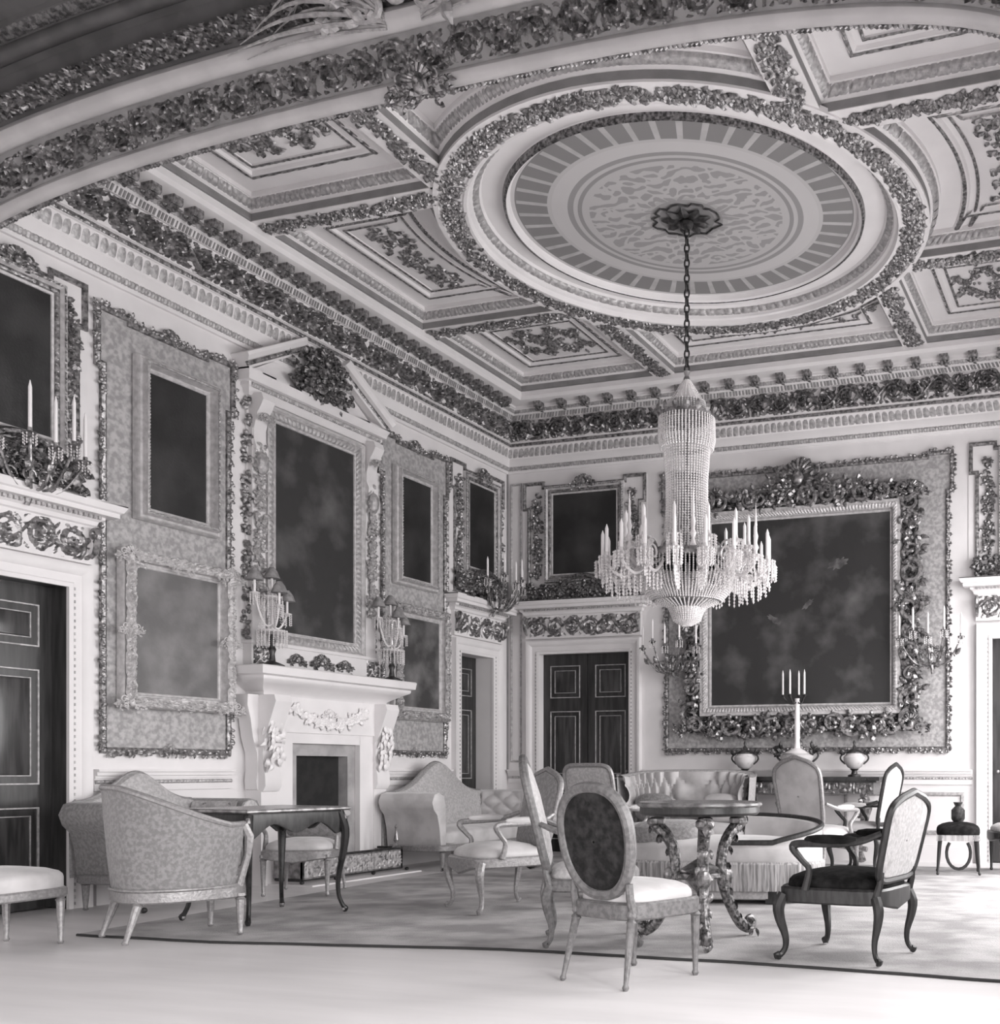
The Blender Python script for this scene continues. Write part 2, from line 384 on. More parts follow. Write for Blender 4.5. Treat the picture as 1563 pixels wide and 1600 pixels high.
# painted disc
def painted_disc():
    m_ = bpy.data.materials.new('painted_roundel'); m_.use_nodes = True; nt = m_.node_tree; N = nt.nodes; Lk = nt.links; bs = N['Principled BSDF']; bs.inputs['Roughness'].default_value = .7
    tc = N.new('ShaderNodeTexCoord'); sx = N.new('ShaderNodeSeparateXYZ'); Lk.new(tc.outputs['Object'], sx.inputs[0])
    def ma(op, a, b=None):
        n_ = N.new('ShaderNodeMath'); n_.operation = op
        for i, q in enumerate((a, b)):
            if q is None: continue
            if hasattr(q, 'is_linked'): Lk.new(q, n_.inputs[i])
            else: n_.inputs[i].default_value = q
        return n_.outputs[0]
    r2 = ma('ADD', ma('POWER', sx.outputs[0], 2.0), ma('POWER', sx.outputs[1], 2.0)); rad = ma('SQRT', r2)
    ang = ma('ARCTAN2', sx.outputs[1], sx.outputs[0])
    fr = ma('FRACT', ma('MULTIPLY', ang, 44 / (2 * PI)))
    seg = ma('LESS_THAN', ma('ABSOLUTE', ma('SUBTRACT', fr, .5)), .13)
    ramp = N.new('ShaderNodeValToRGB'); Lk.new(ma('DIVIDE', rad, 1.6), ramp.inputs[0]); cr = ramp.color_ramp; cr.interpolation = 'CONSTANT'
    stops = [(0, .20), (.155, .28), (.20, .38), (.23, .44), (.575, .27), (.60, .46), (.625, .28), (.655, .50), (.74, .46), (.765, .22), (.935, .56)]
    while len(cr.elements) < len(stops): cr.elements.new(.5)
    for e, (p, c) in zip(cr.elements, stops): e.position = p; e.color = g3(c)
    mx = N.new('ShaderNodeMix'); mx.data_type = 'RGBA'
    inband = ma('MULTIPLY', ma('GREATER_THAN', rad, .765 * 1.6), ma('LESS_THAN', rad, .93 * 1.6))
    nz = N.new('ShaderNodeTexNoise'); nz.inputs['Scale'].default_value = 7; Lk.new(tc.outputs['Object'], nz.inputs[0])
    Lk.new(ma('MULTIPLY', ma('MULTIPLY', seg, inband), ma('ADD', nz.outputs['Fac'], .35)), mx.inputs['Factor']); Lk.new(ramp.outputs[0], mx.inputs['A']); mx.inputs['B'].default_value = g3(.46)
    # arabesques
    cs = ma('MULTIPLY', ma('COSINE', ma('MULTIPLY', ang, 8.0)), .16)
    w = N.new('ShaderNodeTexWave'); w.wave_type = 'RINGS'; w.inputs['Scale'].default_value = 2.4; w.inputs['Distortion'].default_value = 7.5; w.inputs['Detail'].default_value = 2; w.inputs['Detail Scale'].default_value = 2.2
    Lk.new(tc.outputs['Object'], w.inputs[0])
    pet = ma('ABSOLUTE', ma('SINE', ma('ADD', ma('MULTIPLY', ma('ADD', rad, cs), 15.0), 0.0)))
    sw = ma('MULTIPLY', ma('GREATER_THAN', ma('MULTIPLY', w.outputs['Fac'], pet), .26), ma('MULTIPLY', ma('LESS_THAN', rad, .86), ma('GREATER_THAN', rad, .30)))
    mx2 = N.new('ShaderNodeMix'); mx2.data_type = 'RGBA'; Lk.new(ma('MULTIPLY', sw, .8), mx2.inputs['Factor']); Lk.new(mx.outputs['Result'], mx2.inputs['A']); mx2.inputs['B'].default_value = g3(.26)
    Lk.new(mx2.outputs['Result'], bs.inputs['Base Color'])
    MT['roundel'] = m_
painted_disc()
mm = M(); tt = np.linspace(0, 2 * PI, 97)[:-1]
mm.add(np.c_[1.54 * np.cos(tt), 1.54 * np.sin(tt), 0 * tt], [list(range(96))])
o = mm.build('painted_roundel', 'roundel', ceil, 0); o.location = (CXR, CYR, 6.048)
# gilt rose at the centre
mm = M()
n = 9
for q in range(n):
    a = 2 * PI * q / n
    d = np.array([math.cos(a), math.sin(a), 0])
    mm.leaves([d * .03], [d], [(0, 0, -1)], [.20], [.055], .25)
mm.lathe([(.02, -.09), (.05, -.07), (.06, -.03), (.04, 0)], 12)
jag = [((.30 + .035 * math.sin(q * 2.7) + .02 * math.sin(q * 5.1)) * math.cos(2 * PI * q / 30), (.26 + .03 * math.sin(q * 2.3)) * math.sin(2 * PI * q / 30), -.008) for q in range(30)]
mm.tube(jag, .009, 5, closed=True)
o = mm.build('gilt_rose', 'bronze', ceil); o.location = (CXR, CYR, 6.045)
# foliage on the ribs
def rib_leaves(P, T, w, L=.060):
    n = len(P); off = RNG.uniform(-.5, .5, n) * w
    S = np.cross(np.tile((0, 0, -1.), (n, 1)), T)
    ang = RNG.uniform(-1.2, 1.2, n) + np.where(RNG.random(n) < .5, 0, PI) * 0
    D = T * np.cos(ang)[:, None] + S * np.sin(ang)[:, None]
    return P + S * off[:, None], D, np.tile((0, 0, -1.), (n, 1)), RNG.uniform(.7, 1.25, n) * L, RNG.uniform(.3, .48, n) * L
mm = M(); n = 3000
a = np.sort(RNG.uniform(0, 2 * PI, n)); rm = (RO + RI) / 2
mm.leaves(*rib_leaves(np.c_[CXR + rm * np.cos(a), CYR + rm * np.sin(a), np.full(n, 5.893)], np.c_[-np.sin(a), np.cos(a), 0 * a], .15), .45)
tag(mm.build('leaf_wreath', 'gilt', ceil), kind='stuff')
def beamleaves(p, q, w, dens=210):
    p, q = np.array(p, float), np.array(q, float); L = np.linalg.norm(q - p); n = int(L * dens); s_ = np.sort(RNG.random(n))
    mm = M(); T = np.tile((q - p) / L, (n, 1)); mm.leaves(*rib_leaves(p + (q - p) * s_[:, None], T, w), .45); tag(mm.build('leaf_band', 'gilt', ceil), kind='stuff')
for (a, b) in BY:
    yc = (a + b) / 2; dx = math.sqrt(RO ** 2 - (yc - CYR) ** 2)
    beamleaves((X0, yc, ZS), (CXR - dx, yc, ZS), .13); beamleaves((CXR + dx, yc, ZS), (X1, yc, ZS), .13)
for (a, b) in BX:
    xc = (a + b) / 2; dy = math.sqrt(RO ** 2 - (xc - CXR) ** 2)
    beamleaves((xc, CYR + dy, ZS), (xc, -X0, ZS), .15); beamleaves((xc, Y1, ZS), (xc, CYR - dy, ZS), .15)
# coffers
def arc(a0, a1, n=18): return [(CXR + (RO + .02) * math.cos(a), CYR + (RO + .02) * math.sin(a)) for a in np.linspace(a0, a1, n)]
def A(x, y): return math.atan2(y - CYR, x - CXR)
xl0, xl1 = X0, BX[0][0]; xm0, xm1 = BX[0][1], BX[1][0]; xr0, xr1 = BX[1][1], X1
yb0, yb1 = BY[0][1], -X0; ym0, ym1 = BY[1][1], BY[0][0]; yn0, yn1 = Y1, BY[1][0]
dxs = lambda y: math.sqrt((RO + .02) ** 2 - (y - CYR) ** 2); dys = lambda x: math.sqrt((RO + .02) ** 2 - (x - CXR) ** 2)
al = math.atan2(ym1 - CYR, -dxs(ym1)); al2 = math.atan2(ym0 - CYR, -dxs(ym0)) % (2 * PI)
coffers = [('corner', rect(xl0, xl1, yb0, yb1)), ('corner', rect(xr0, xr1, yb0, yb1)), ('corner', rect(xl0, xl1, yn0, yn1)), ('corner', rect(xr0, xr1, yn0, yn1)),
    ('left', [(xl0, ym1), (xl0, ym0)] + arc(al2, al)),
    ('right', [(xr1, ym0), (xr1, ym1)] + arc(math.atan2(ym1 - CYR, dxs(ym1)), math.atan2(ym0 - CYR, dxs(ym0)))),
    ('back', [(xm1, yb1), (xm0, yb1)] + arc(math.atan2(dys(xm0), xm0 - CXR), math.atan2(dys(xm1), xm1 - CXR))),
    ('near', [(xm0, yn0), (xm1, yn0)] + arc(math.atan2(-dys(xm1), xm1 - CXR), math.atan2(-dys(xm0), xm0 - CXR)))]
def zl(p, z): return np.c_[p, np.full(len(p), z)]
def relief_loop(mm, poly, d0, z0, d1, z1, hf, amp, step, sink=.25):
    A0, B0 = inset(poly, d0), inset(poly, d1); n = len(A0); cen = np.array([*np.mean(A0, 0), z0 - 3.0]); u0 = 0.0
    for i in range(n):
        p0, p1, q0, q1 = [np.array([*w, z]) for w, z in ((A0[i], z0), (A0[(i + 1) % n], z0), (B0[i], z1), (B0[(i + 1) % n], z1))]
        nn = np.cross(p1 - p0, q0 - p0)
        if nn @ (cen - p0) < 0: p0, p1, q0, q1 = p1, p0, q1, q0
        relief(mm, p0, p1, q0, q1, hf, amp, step, sink, du=u0, nvm=5); u0 += np.linalg.norm(p1 - p0) / (np.linalg.norm(q0 - p0) / 2)
def inside(p, poly):
    x, y = p; c = False; n = len(poly)
    for i in range(n):
        x1, y1 = poly[i]; x2, y2 = poly[i - 1]
        if (y1 > y) != (y2 > y) and x < (x2 - x1) * (y - y1) / (y2 - y1) + x1: c = not c
    return c
for kind, P in coffers:
    cf = M()
    cf.loft([zl(inset(P, d), z) for d, z in ((0, ZS), (0, 5.975), (.02, 5.985), (.08, 6.06), (.09, 6.06), (.09, ZC))], cap1=True)
    co = cf.build('coffer', 'ceil', ceil, 20)
    fm = M(); fm.loft([zl(inset(P, d), z) for d, z in ((.002, 5.905), (.002, 5.97))]); fm.build('fascia', 'beam', co)  # grey overlay painting in the shade of sides turned from the windows
    lb = M(); relief_loop(lb, P, .022, 5.985, .08, 6.055, egg, .02, .02); lb.build('leaf_moulding', 'giltlight', co)
    f1 = M(); f1.loft([zl(inset(P, d), z) for d, z in ((.27, ZC), (.275, 6.085), (.29, 6.07), (.33, 6.075), (.345, ZC))])
    f1.loft([zl(inset(P, d), z) for d, z in ((.40, ZC), (.405, 6.085), (.42, 6.085), (.425, ZC))]); f1.build('panel_frame', 'ceil', co)
    f2 = M(); relief_loop(f2, P, .278, 6.083, .315, 6.068, rope, .014, .018, .1); relief_loop(f2, P, .398, 6.086, .425, 6.086, rope, .010, .018, .1); f2.build('rope_moulding', 'gilt', co)
    # carved foliage spray
    Q = [tuple(p) for p in inset(P, .47)]; Qa = np.array(Q); lo, hi = Qa.min(0), Qa.max(0)
    pts = []; D = []
    if kind == 'corner':
        c = (lo + hi) / 2; e = (hi - lo) / 2
        for s1 in (-1, 1):
            for s2 in (-1, 1):
                for q in np.linspace(0, 1, 34):
                    a = q * PI * .95
                    p = c + np.array([s1 * e[0] * (.05 + .9 * q), s2 * e[1] * (.15 + .62 * abs(math.sin(a * 1.3)))])
                    pts.append(p); D.append((s1 * math.cos(a * 2), s2 * math.sin(a * 2)))
                    pts.append(p + RNG.normal(0, .035, 2)); D.append(RNG.normal(0, 1, 2))
        for q in range(40): pts.append(c + RNG.normal(0, .09, 2)); D.append(RNG.normal(0, 1, 2))
    else:
        arcpts = Qa[2:]; base = Qa[:2]
        for q in np.linspace(0.04, .96, 46):
            i = q * (len(arcpts) - 1); i0 = int(i); f_ = i - i0; pa = arcpts[i0] * (1 - f_) + arcpts[min(i0 + 1, len(arcpts) - 1)] * f_
            pb = base[1] * (1 - q) + base[0] * q
            for rep in range(5):
                w = .5 + .36 * math.sin(q * 24 + rep) * (.4 + .6 * RNG.random())
                pts.append(pa * (1 - w) + pb * w + RNG.normal(0, .02, 2)); D.append(RNG.normal(0, 1, 2))
    keep = [i for i, p in enumerate(pts) if inside(p, Q)]
    if keep:
        pp = np.array([pts[i] for i in keep]); dd = np.array([D[i] for i in keep]); nn = len(keep)
        fo = M(); fo.leaves(np.c_[pp, np.full(nn, ZC - .002)], np.c_[dd, np.zeros(nn)], np.tile((0, 0, -1.), (nn, 1)), RNG.uniform(.05, .09, nn), RNG.uniform(.016, .03, nn), .4)
        tag(fo.build('carved_spray', 'gilt', co), kind='stuff')

# ------------------------------------------------------------------ cornice
cor = tag(empty('trim_1', (0, 0, 0)), kind='structure')
PR = [(0, 5.03), (.03, 5.03), (.045, 5.05), (.07, 5.11), (.075, 5.12), (.08, 5.20), (.085, 5.205), (.125, 5.33), (.145, 5.335), (.145, 5.385), (.165, 5.39), (.195, 5.66), (.22, 5.66), (.26, 5.71), (.27, 5.715), (.31, 5.77), (.33, 5.775), (.33, 5.80), (.50, 5.80), (.515, 5.805), (.54, 5.84), (.54, 5.905)]
mm = M(); mm.loft([[(o_, YA, z), (o_, -o_, z), (XW - o_, -o_, z), (XW - o_, YA, z)] for o_, z in PR], closed=False)
mm.build('cornice_moulding', 'ceil', cor)
def corn_band(name, o0, z0, o1, z1, hf, amp, step, material, sink=.25, unit=None):
    for side in 'LB':
        mm = M()
        if side == 'L': relief(mm, (o0, YA, z0), (o0, -o0, z0), (o1, YA, z1), (o1, -o1, z1), hf, amp, step, sink, unit)
        else: relief(mm, (o0, -o0, z0), (XW - o0, -o0, z0), (o1, -o1, z1), (XW - o1, -o1, z1), hf, amp, step, sink, unit)
        mm.build(name, material, cor)
corn_band('leaf_strip', .046, 5.052, .070, 5.11, leafrow, .018, .012, 'giltlight')
corn_band('fret_band', .09, 5.215, .122, 5.32, lambda u, v: np.maximum(egg(u * .7, v * .9) * .6, (np.mod(u * .7, 1) < .2) * .5), .014, .014, 'giltlight', .3)
corn_band('small_leaf_strip', .147, 5.34, .147, 5.383, leafrow, .014, .012, 'gilt')
corn_band('acanthus_frieze', .166, 5.395, .194, 5.655, scroll, .10, .0115, 'gilt', .16)
corn_band('dentil_strip', .223, 5.664, .258, 5.708, lambda u, v: dent(u * .8, v), .014, .011, 'beam', .3)
corn_band('upper_leaf_strip', .274, 5.722, .307, 5.766, leafrow, .014, .012, 'giltlight')
mo = M(); prof = [(.33, 5.80), (.33, 5.715), (.355, 5.70), (.385, 5.71), (.405, 5.735), (.43, 5.73), (.448, 5.75), (.448, 5.80)]
mo.loft([[(o_ - .33, w, z - 5.80) for o_, z in prof] for w in (-.046, -.04, .04, .046)], cap0=True, cap1=True)
nl = 26
mo.leaves(np.c_[RNG.uniform(.01, .08, nl), RNG.uniform(-.03, .03, nl), RNG.uniform(-.09, -.07, nl)], RNG.normal(0, 1, (nl, 3)), np.tile((.3, 0, -.95), (nl, 1)), .05, .02, .4)
y = -.66; first = None
while y > YA:
    if first is None: first = mo.build('modillion', 'gilt', cor); first.location = (.33, y, 5.80)
    else: inst(first, 'modillion', cor, (.33, y, 5.80))
    y -= .2055
x = .70
while x < XW - .5:
    inst(first, 'modillion', cor, (x, -.33, 5.80), (0, 0, R(-90))); x += .325
# thin corner bead where the walls meet
tag(M().tube([(.012, -.012, 1.1), (.012, -.012, 5.04)], .010, 6).build('trim_2', 'beam'), kind='structure')

# ------------------------------------------------------------------ the great arch and the vault in front of it
arch = tag(empty('trim_3', (0, 0, 0)), kind='structure')
AA, AB, AZ, AN = 4.26, .76, 4.33, 2.6; AR = 3.5
tp = np.linspace(.0, PI, 121)
ax = CXR - np.where(np.cos(tp) > 0, AA, AR) * np.sign(np.cos(tp)) * np.abs(np.cos(tp)) ** (2 / AN); az = AZ + AB * np.sin(tp) ** (2 / AN)
dx_, dz_ = np.gradient(ax), np.gradient(az); ln = np.hypot(dx_, dz_); nx, nz = -dz_ / ln, dx_ / ln
def arc_loop(a, b): return np.c_[ax + nx * b, np.full(len(ax), YA - a), az + nz * b]
def arc_sweep(prof, name, material, parent=arch, smooth=40):
    mm = M(); mm.loft([arc_loop(a, b) for a, b in prof], closed=False); return mm.build(name, material, parent, smooth)
def circ(a, b, r, n=9, t0=0, t1=2 * PI): return [(a + r * math.cos(q), b + r * math.sin(q)) for q in np.linspace(t0, t1, n)]
arc_sweep(circ(0, .0, .047, 12), 'lower_bead', 'archstone')
arc_sweep([(-.1, .3), (-.1, .03), (-.05, .015), (.02, .02), (.045, .03), (.20, .15), (.24, .165)], 'arch_core', 'beam')
arc_sweep(circ(.265, .20, .062, 12), 'upper_bead', 'archstone')
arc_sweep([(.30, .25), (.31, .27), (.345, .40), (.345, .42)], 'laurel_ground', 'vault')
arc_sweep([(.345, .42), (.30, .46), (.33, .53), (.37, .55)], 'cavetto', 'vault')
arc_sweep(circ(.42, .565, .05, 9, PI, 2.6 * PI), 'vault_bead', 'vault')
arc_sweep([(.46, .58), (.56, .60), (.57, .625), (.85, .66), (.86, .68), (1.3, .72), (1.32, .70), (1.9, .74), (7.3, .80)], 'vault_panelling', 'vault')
def arc_relief(a0, b0, a1, b1, hf, amp, step, name, material, sink=.25, i0=2, i1=118):
    mm = M(); A_, B_ = arc_loop(a0, b0)[i0:i1], arc_loop(a1, b1)[i0:i1]
    s_ = np.r_[0, np.cumsum(np.linalg.norm(np.diff(A_, axis=0), axis=1))]; wd = math.hypot(a1 - a0, b1 - b0); unit = wd / 2
    q = np.arange(0, s_[-1], step); Ai = np.stack([np.interp(q, s_, A_[:, c]) for c in range(3)], -1); Bi = np.stack([np.interp(q, s_, B_[:, c]) for c in range(3)], -1)
    nv = max(6, int(wd / step)); b = np.linspace(0, 1, nv)[None, :, None]
    X = Ai[:, None] * (1 - b) + Bi[:, None] * b
    T = np.gradient(Ai, axis=0); nn = np.cross(Bi - Ai, T); nn /= np.linalg.norm(nn, axis=1)[:, None]
    sg = np.sign(nn[len(nn) // 2] @ np.array([0, -1, -1.])); nn *= sg
    h = hf(q[:, None] / unit + 0 * b[..., 0], (b[..., 0] * 2 - 1) + 0 * q[:, None])
    mm.grid(X + nn[:, None] * ((h - sink) * amp)[..., None]); mm.build(name, material, arch)
arc_relief(.045, .035, .20, .148, lambda u, v: scroll(u, v, 2.4), .085, .0105, 'acanthus_band', 'gilt', .2)
arc_relief(.305, .27, .345, .40, lambda u, v: leafage(u * .6, v, .42, 21), .055, .010, 'laurel_band', 'gilt', .1)
arc_relief(-.105, .0, -.045, .0, leafrow, .035, .014, 'rope_of_leaves', 'gilt', .1)
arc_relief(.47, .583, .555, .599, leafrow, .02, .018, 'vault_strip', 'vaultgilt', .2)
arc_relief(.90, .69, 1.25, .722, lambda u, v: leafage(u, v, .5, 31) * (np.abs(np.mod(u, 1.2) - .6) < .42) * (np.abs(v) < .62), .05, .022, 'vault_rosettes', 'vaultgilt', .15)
mm = M(); top = arc_loop(-.1, .02); mm.loft([top, np.c_[top[:, 0], top[:, 1], np.full(len(top), 6.4)]], closed=False); mm.build('spandrel', 'plaster', arch)
# acanthus cartouches on the crown of the arch
def cartouche(mm, c, ex, ez, en, s_, n=12, seed=3, plumes=False):
    """carved shell with C-scrolls and curled leaves; unit size about one"""
    rg = np.random.default_rng(abs(int(seed)) + 1); c, ex, ez, en = [np.asarray(q, float) for q in (c, ex, ez, en)]
    q2 = M(); q2.ell((0, -.07, -.06), (.11, .07, .13), 12, 8); q2.ell((0, -.11, .03), (.06, .05, .06), 8, 6)
    for k in range(9):
        a = (k - 4) * .33; q2.tube([(.07 * math.sin(a), -.03, .0 + .07 * math.cos(a)), (.17 * math.sin(a), -.09, .15 * math.cos(a)), (.27 * math.sin(a), -.07, .26 * math.cos(a)), (.30 * math.sin(a), -.02, .29 * math.cos(a))], [.015, .03, .042, .02], 6)
    for sx in (-1, 1):
        for (px_, pz_, r_, tn, a0, sg) in ((.30, .05, .13, 1.15, 2.6, -1), (.22, -.17, .10, 1.1, .6, 1), (.48, -.10, .09, 1.1, 2.2, -1)):
            aa = a0 if sx > 0 else PI - a0
            x_, z_ = spiral((sx * px_, pz_), r_, r_ * .2, tn, aa, 16, sgn=sg * sx); q2.tube(np.c_[x_, np.full(16, -.06), z_], np.linspace(.034, .018, 16), 6)
        m_ = n * 2; f = rg.random(m_)
        P = np.c_[sx * (.10 + .48 * f), -.03 - .05 * rg.random(m_), -.14 + .12 * rg.normal(0, 1, m_) * (1 - .5 * f)]
        D = np.c_[sx * (.6 + rg.random(m_)), np.full(m_, -.2), rg.normal(-.1, .8, m_)]
        q2.leaves(P, D, np.tile((0, -1., .1), (m_, 1)), rg.uniform(.10, .19, m_), rg.uniform(.03, .055, m_), .5)
        if plumes:
            for k in range(7):
                t_ = np.linspace(0, 1, 9); L = .55 + .13 * k
                x_ = sx * (.16 + L * t_); z_ = -.16 + (.46 - .07 * k) * np.sin(t_ * 2.6) * (1 - .1 * t_) - .015 * k
                q2.tube(np.c_[x_, -.05 - .08 * np.sin(t_ * PI), z_], np.interp(t_, [0, .4, 1], [.012, .019, .003]), 6)
                q2.tube(np.c_[x_ * .9, -.03 - .05 * np.sin(t_ * PI), z_ - .045], np.interp(t_, [0, .4, 1], [.010, .013, .003]), 6)
    v = np.vstack(q2.V); v[:, 1] = np.minimum(v[:, 1], -.002); mm.add(c + s_ * (v[:, :1] * ex - v[:, 1:2] * en + v[:, 2:] * ez), q2.F)
    return mm
mm = M(); cartouche(mm, (CXR - .05, YA - .36, AZ + AB + .36), (1, 0, 0), (0, -.35, .94), (0, -.94, -.35), .80, 8, 3, True); mm.build('crown_cartouche', 'giltlight', arch)
mm = M(); cartouche(mm, (CXR - .15, YA - .03, AZ + AB - .0), (1, 0, 0), (0, -.5, .86), (0, -.86, -.5), .36, seed=5); mm.build('lower_cartouche', 'gilt', arch)
# ------------------------------------------------------------------ dado, skirting
def dado(idx, loc, rz, x0, x1):
    e = tag(empty('trim_%d' % idx, loc, rz), kind='structure')
    M().bx(x0, x1, -.07, 0, 1.085, 1.105).bx(x0, x1, -.05, 0, 1.055, 1.085).bx(x0, x1, -.03, 0, 1.03, 1.055).bx(x0, x1, -.02, 0, .93, 1.03).build('dado_rail', 'plaster', e)
    q = M(); relief(q, (x0, -.021, .985), (x1, -.021, .985), (x0, -.021, 1.02), (x1, -.021, 1.02), leafrow, .016, .012, .2); q.build('dado_carving', 'giltlight', e)
    q = M(); 
    if x1 - x0 > .5:
        nseg = max(1, round((x1 - x0) / 1.25)); s_ = (x1 - x0) / nseg
        for i in range(nseg):
            P = rect(x0 + i * s_ + .1, x0 + (i + 1) * s_ - .1, .34, .84)
            q.loft([[(a, -o_, b) for a, b in inset(P, d)] for d, o_ in ((0, 0), (.008, .022), (.03, .026), (.042, .008), (.05, 0))])
        q.build('dado_panel_moulding', 'giltlight', e)
    b = tag(empty('baseboard_%d' % idx, loc, rz), kind='structure')
    M().bx(x0, x1, -.04, 0, FZ, .20).bx(x0, x1, -.03, 0, .20, .225).build('skirting_board', 'plaster', b)
dado(4, (0, 0, 0), LEFT, -5.99, -4.62); dado(5, (0, 0, 0), LEFT, -2.5, -1.30)
dado(6, (0, 0, 0), 0, 2.0, 6.17); dado(7, (0, 0, 0), 0, .03, .27)

# narrow wall panel in the corner beside the double door
e = tag(empty('trim_9', (0, 0, 0), 0), kind='structure')
for z0, z1 in ((1.2, 3.2), (3.35, 4.9)):
    q = M(); q.loft([[(a, -o_, b) for a, b in inset(rect(.05, .22, z0, z1), d)] for d, o_ in ((0, 0), (.006, .016), (.02, .018), (.03, .0))]); q.build('panel_moulding', 'giltlight', e)
# ------------------------------------------------------------------ doors
def gold_rect(mm, x0, x1, z0, z1, y, t=.012, out=.012):
    P = rect(x0, x1, z0, z1)
    mm.loft([[(a, y - o_, b) for a, b in inset(P, d)] for d, o_ in ((0, 0), (.002, out), (t, out), (t + .002, 0))])
def door(n, loc, rz, w, h, leaves, rec, frieze=True, reveal='plaster'):
    e = tag(empty('door_%d' % n, loc, rz), kind='structure'); z0 = FZ
    for_path = lambda d, o_: [(-w / 2 - d, -o_, z0), (-w / 2 - d, -o_, h + d), (w / 2 + d, -o_, h + d), (w / 2 + d, -o_, z0)]
    q = M(); q.loft([for_path(d, o_) for d, o_ in ((-.01, 0), (-.01, .03), (.02, .04), (.03, .03), (.09, .035), (.10, .05), (.135, .07), (.16, .07), (.165, 0))], closed=False)
    q.build('architrave', 'plaster', e)
    q = M()
    for x0 in (-w / 2 - .03, w / 2 + .03):
        nb = int(h / .05)
        for i in range(nb): q.box((x0, -.035, z0 + .04 + i * .05), (.012, .012, .022))
    tag(q.build('bead_row', 'giltlight', e), kind='stuff')
    q = M(); q.bx(-w / 2 - .02, -w / 2 + .005, 0, .4, z0, h).bx(w / 2 - .005, w / 2 + .02, 0, .4, z0, h).bx(-w / 2, w / 2, 0, .4, h - .005, h + .02); q.build('reveal', reveal, e)
    M().bx(-w / 2 - .2, w / 2 + .2, .36, .42, z0 - .05, h + .2).build('dark_backing', 'black', e)
    lw = w / leaves
    for i in range(leaves):
        x0 = -w / 2 + i * lw + .004; x1 = x0 + lw - .008
        lf = M().bx(x0, x1, rec, rec + .05, z0 + .01, h - .006).build('door_leaf', 'door', e)
        m_ = .12 if lw > .5 else .1
        hs = [(.20, .80), (1.00, 1.86), (2.06, h - .17)]
        for a, b in hs:
            P = rect(x0 + m_, x1 - m_, a, b)
            q = M(); q.loft([[(s_, rec - o_, t_) for s_, t_ in inset(P, d)] for d, o_ in ((0, .001), (.01, -.012), (.045, -.012), (.06, .002), (.075, .006))], cap1=True); pn = q.build('panel', 'doorpanel', lf)
            q = M(); gold_rect(q, x0 + m_ - .014, x1 - m_ + .014, a - .014, b + .014, rec, .012); gold_rect(q, x0 + m_ + .05, x1 - m_ - .05, a + .05, b - .05, rec - .002, .008, .008); q.build('gilt_fillet', 'giltlight', lf)
        q = M(); kx = x0 + .07 if i == 0 else x1 - .07
        q.ell((kx, rec - .05, 1.08), (.022, .022, .022), 8, 6); q.tube([(kx, rec, 1.08), (kx, rec - .04, 1.08)], .01, 6); q.build('door_knob', 'brass', lf)
    if frieze:
        ww = w / 2 + .17; f0, f1 = h + .19, h + .50
        M().bx(-ww, ww, -.05, 0, f0, f1).build('frieze_board', 'plaster', e)
        q = M(); relief(q, (-ww + .03, -.051, f0 + .02), (ww - .03, -.051, f0 + .02), (-ww + .03, -.051, f1 - .02), (ww - .03, -.051, f1 - .02), lambda u, v: scroll(u, v, 1.9), .05, .014, .3); q.build('carved_frieze', 'gilt', e)
        P = [(-ww, 0), (-ww, -1), (ww, -1), (ww, 0)]
        q = M(); q.loft([[(-ww - d, 0, z), (-ww - d, -.05 - d, z), (ww + d, -.05 - d, z), (ww + d, 0, z)] for d, z in ((0, f1 - .01), (.02, f1), (.03, f1 + .03), (.06, f1 + .05), (.06, f1 + .07), (.13, f1 + .075), (.13, f1 + .11), (.15, f1 + .12), (.17, f1 + .16), (.17, f1 + .175))], closed=False)
        q.bx(-ww - .17, ww + .17, -.22, 0, f1 + .165, f1 + .176); q.build('door_cornice', 'plaster', e)
        q = M()
        for x in np.arange(-ww, ww, .042): q.box((x + .02, -.115, f1 + .06), (.022, .03, .028))
        tag(q.build('dentils', 'giltlight', e), kind='stuff')
        for sx in (-1, 1):
            q = M(); x_, z_ = spiral((0, .0), .06, .01, 1.3, -PI / 2, 20, sgn=1)
            q.tube(np.c_[np.full(20, sx * (ww - .02)), -.10 - x_ * .8, f1 - .08 + z_], .022, 6); q.tube([(sx * (ww - .02), -.13, f1 - .12), (sx * (ww - .02), -.10, f1 - .22), (sx * (ww - .02), -.06, f0 + .05)], [.026, .022, .012], 6)
            q.build('bracket', 'gilt', e)
    return e
door(1, (0, (D1[0] + D1[1]) / 2, 0), LEFT, D1[1] - D1[0], D1[2], 1, .16, reveal='door')
door(2, (0, (D2[0] + D2[1]) / 2, 0), LEFT, D2[1] - D2[0], D2[2], 1, .24)
door(3, ((D3[0] + D3[1]) / 2, 0, 0), 0, D3[1] - D3[0], D3[2], 2, .10)
door(4, ((D4[0] + D4[1]) / 2, 0, 0), 0, D4[1] - D4[0], D4[2], 2, .10)

# ------------------------------------------------------------------ carved helpers in wall space (x along, -y out, z up)
def crest(mm, x, z, s_, y=0.0, seed=1): return cartouche(mm, (x, y, z), (1, 0, 0), (0, 0, 1), (0, -1, 0), s_, 9, seed)
def drop(mm, x, z0, z1, w, y=0.0, seed=1, dens=150):
    rg = np.random.default_rng(abs(int(seed)) + 1); n = int((z1 - z0) * dens); s_ = rg.random(n); z = z0 + (z1 - z0) * s_
    wv = w * (.45 + .55 * np.abs(np.sin(s_ * 11 + seed)))
    P = np.c_[x + rg.uniform(-1, 1, n) * wv * .5, np.full(n, y) - rg.random(n) * .02, z]
    D = np.c_[rg.normal(0, 1, n), rg.normal(0, .3, n), rg.normal(-.4, 1, n)]
    return mm.leaves(P, D, np.tile((0, -1., 0), (n, 1)), rg.uniform(.04, .075, n), rg.uniform(.014, .026, n), .5)
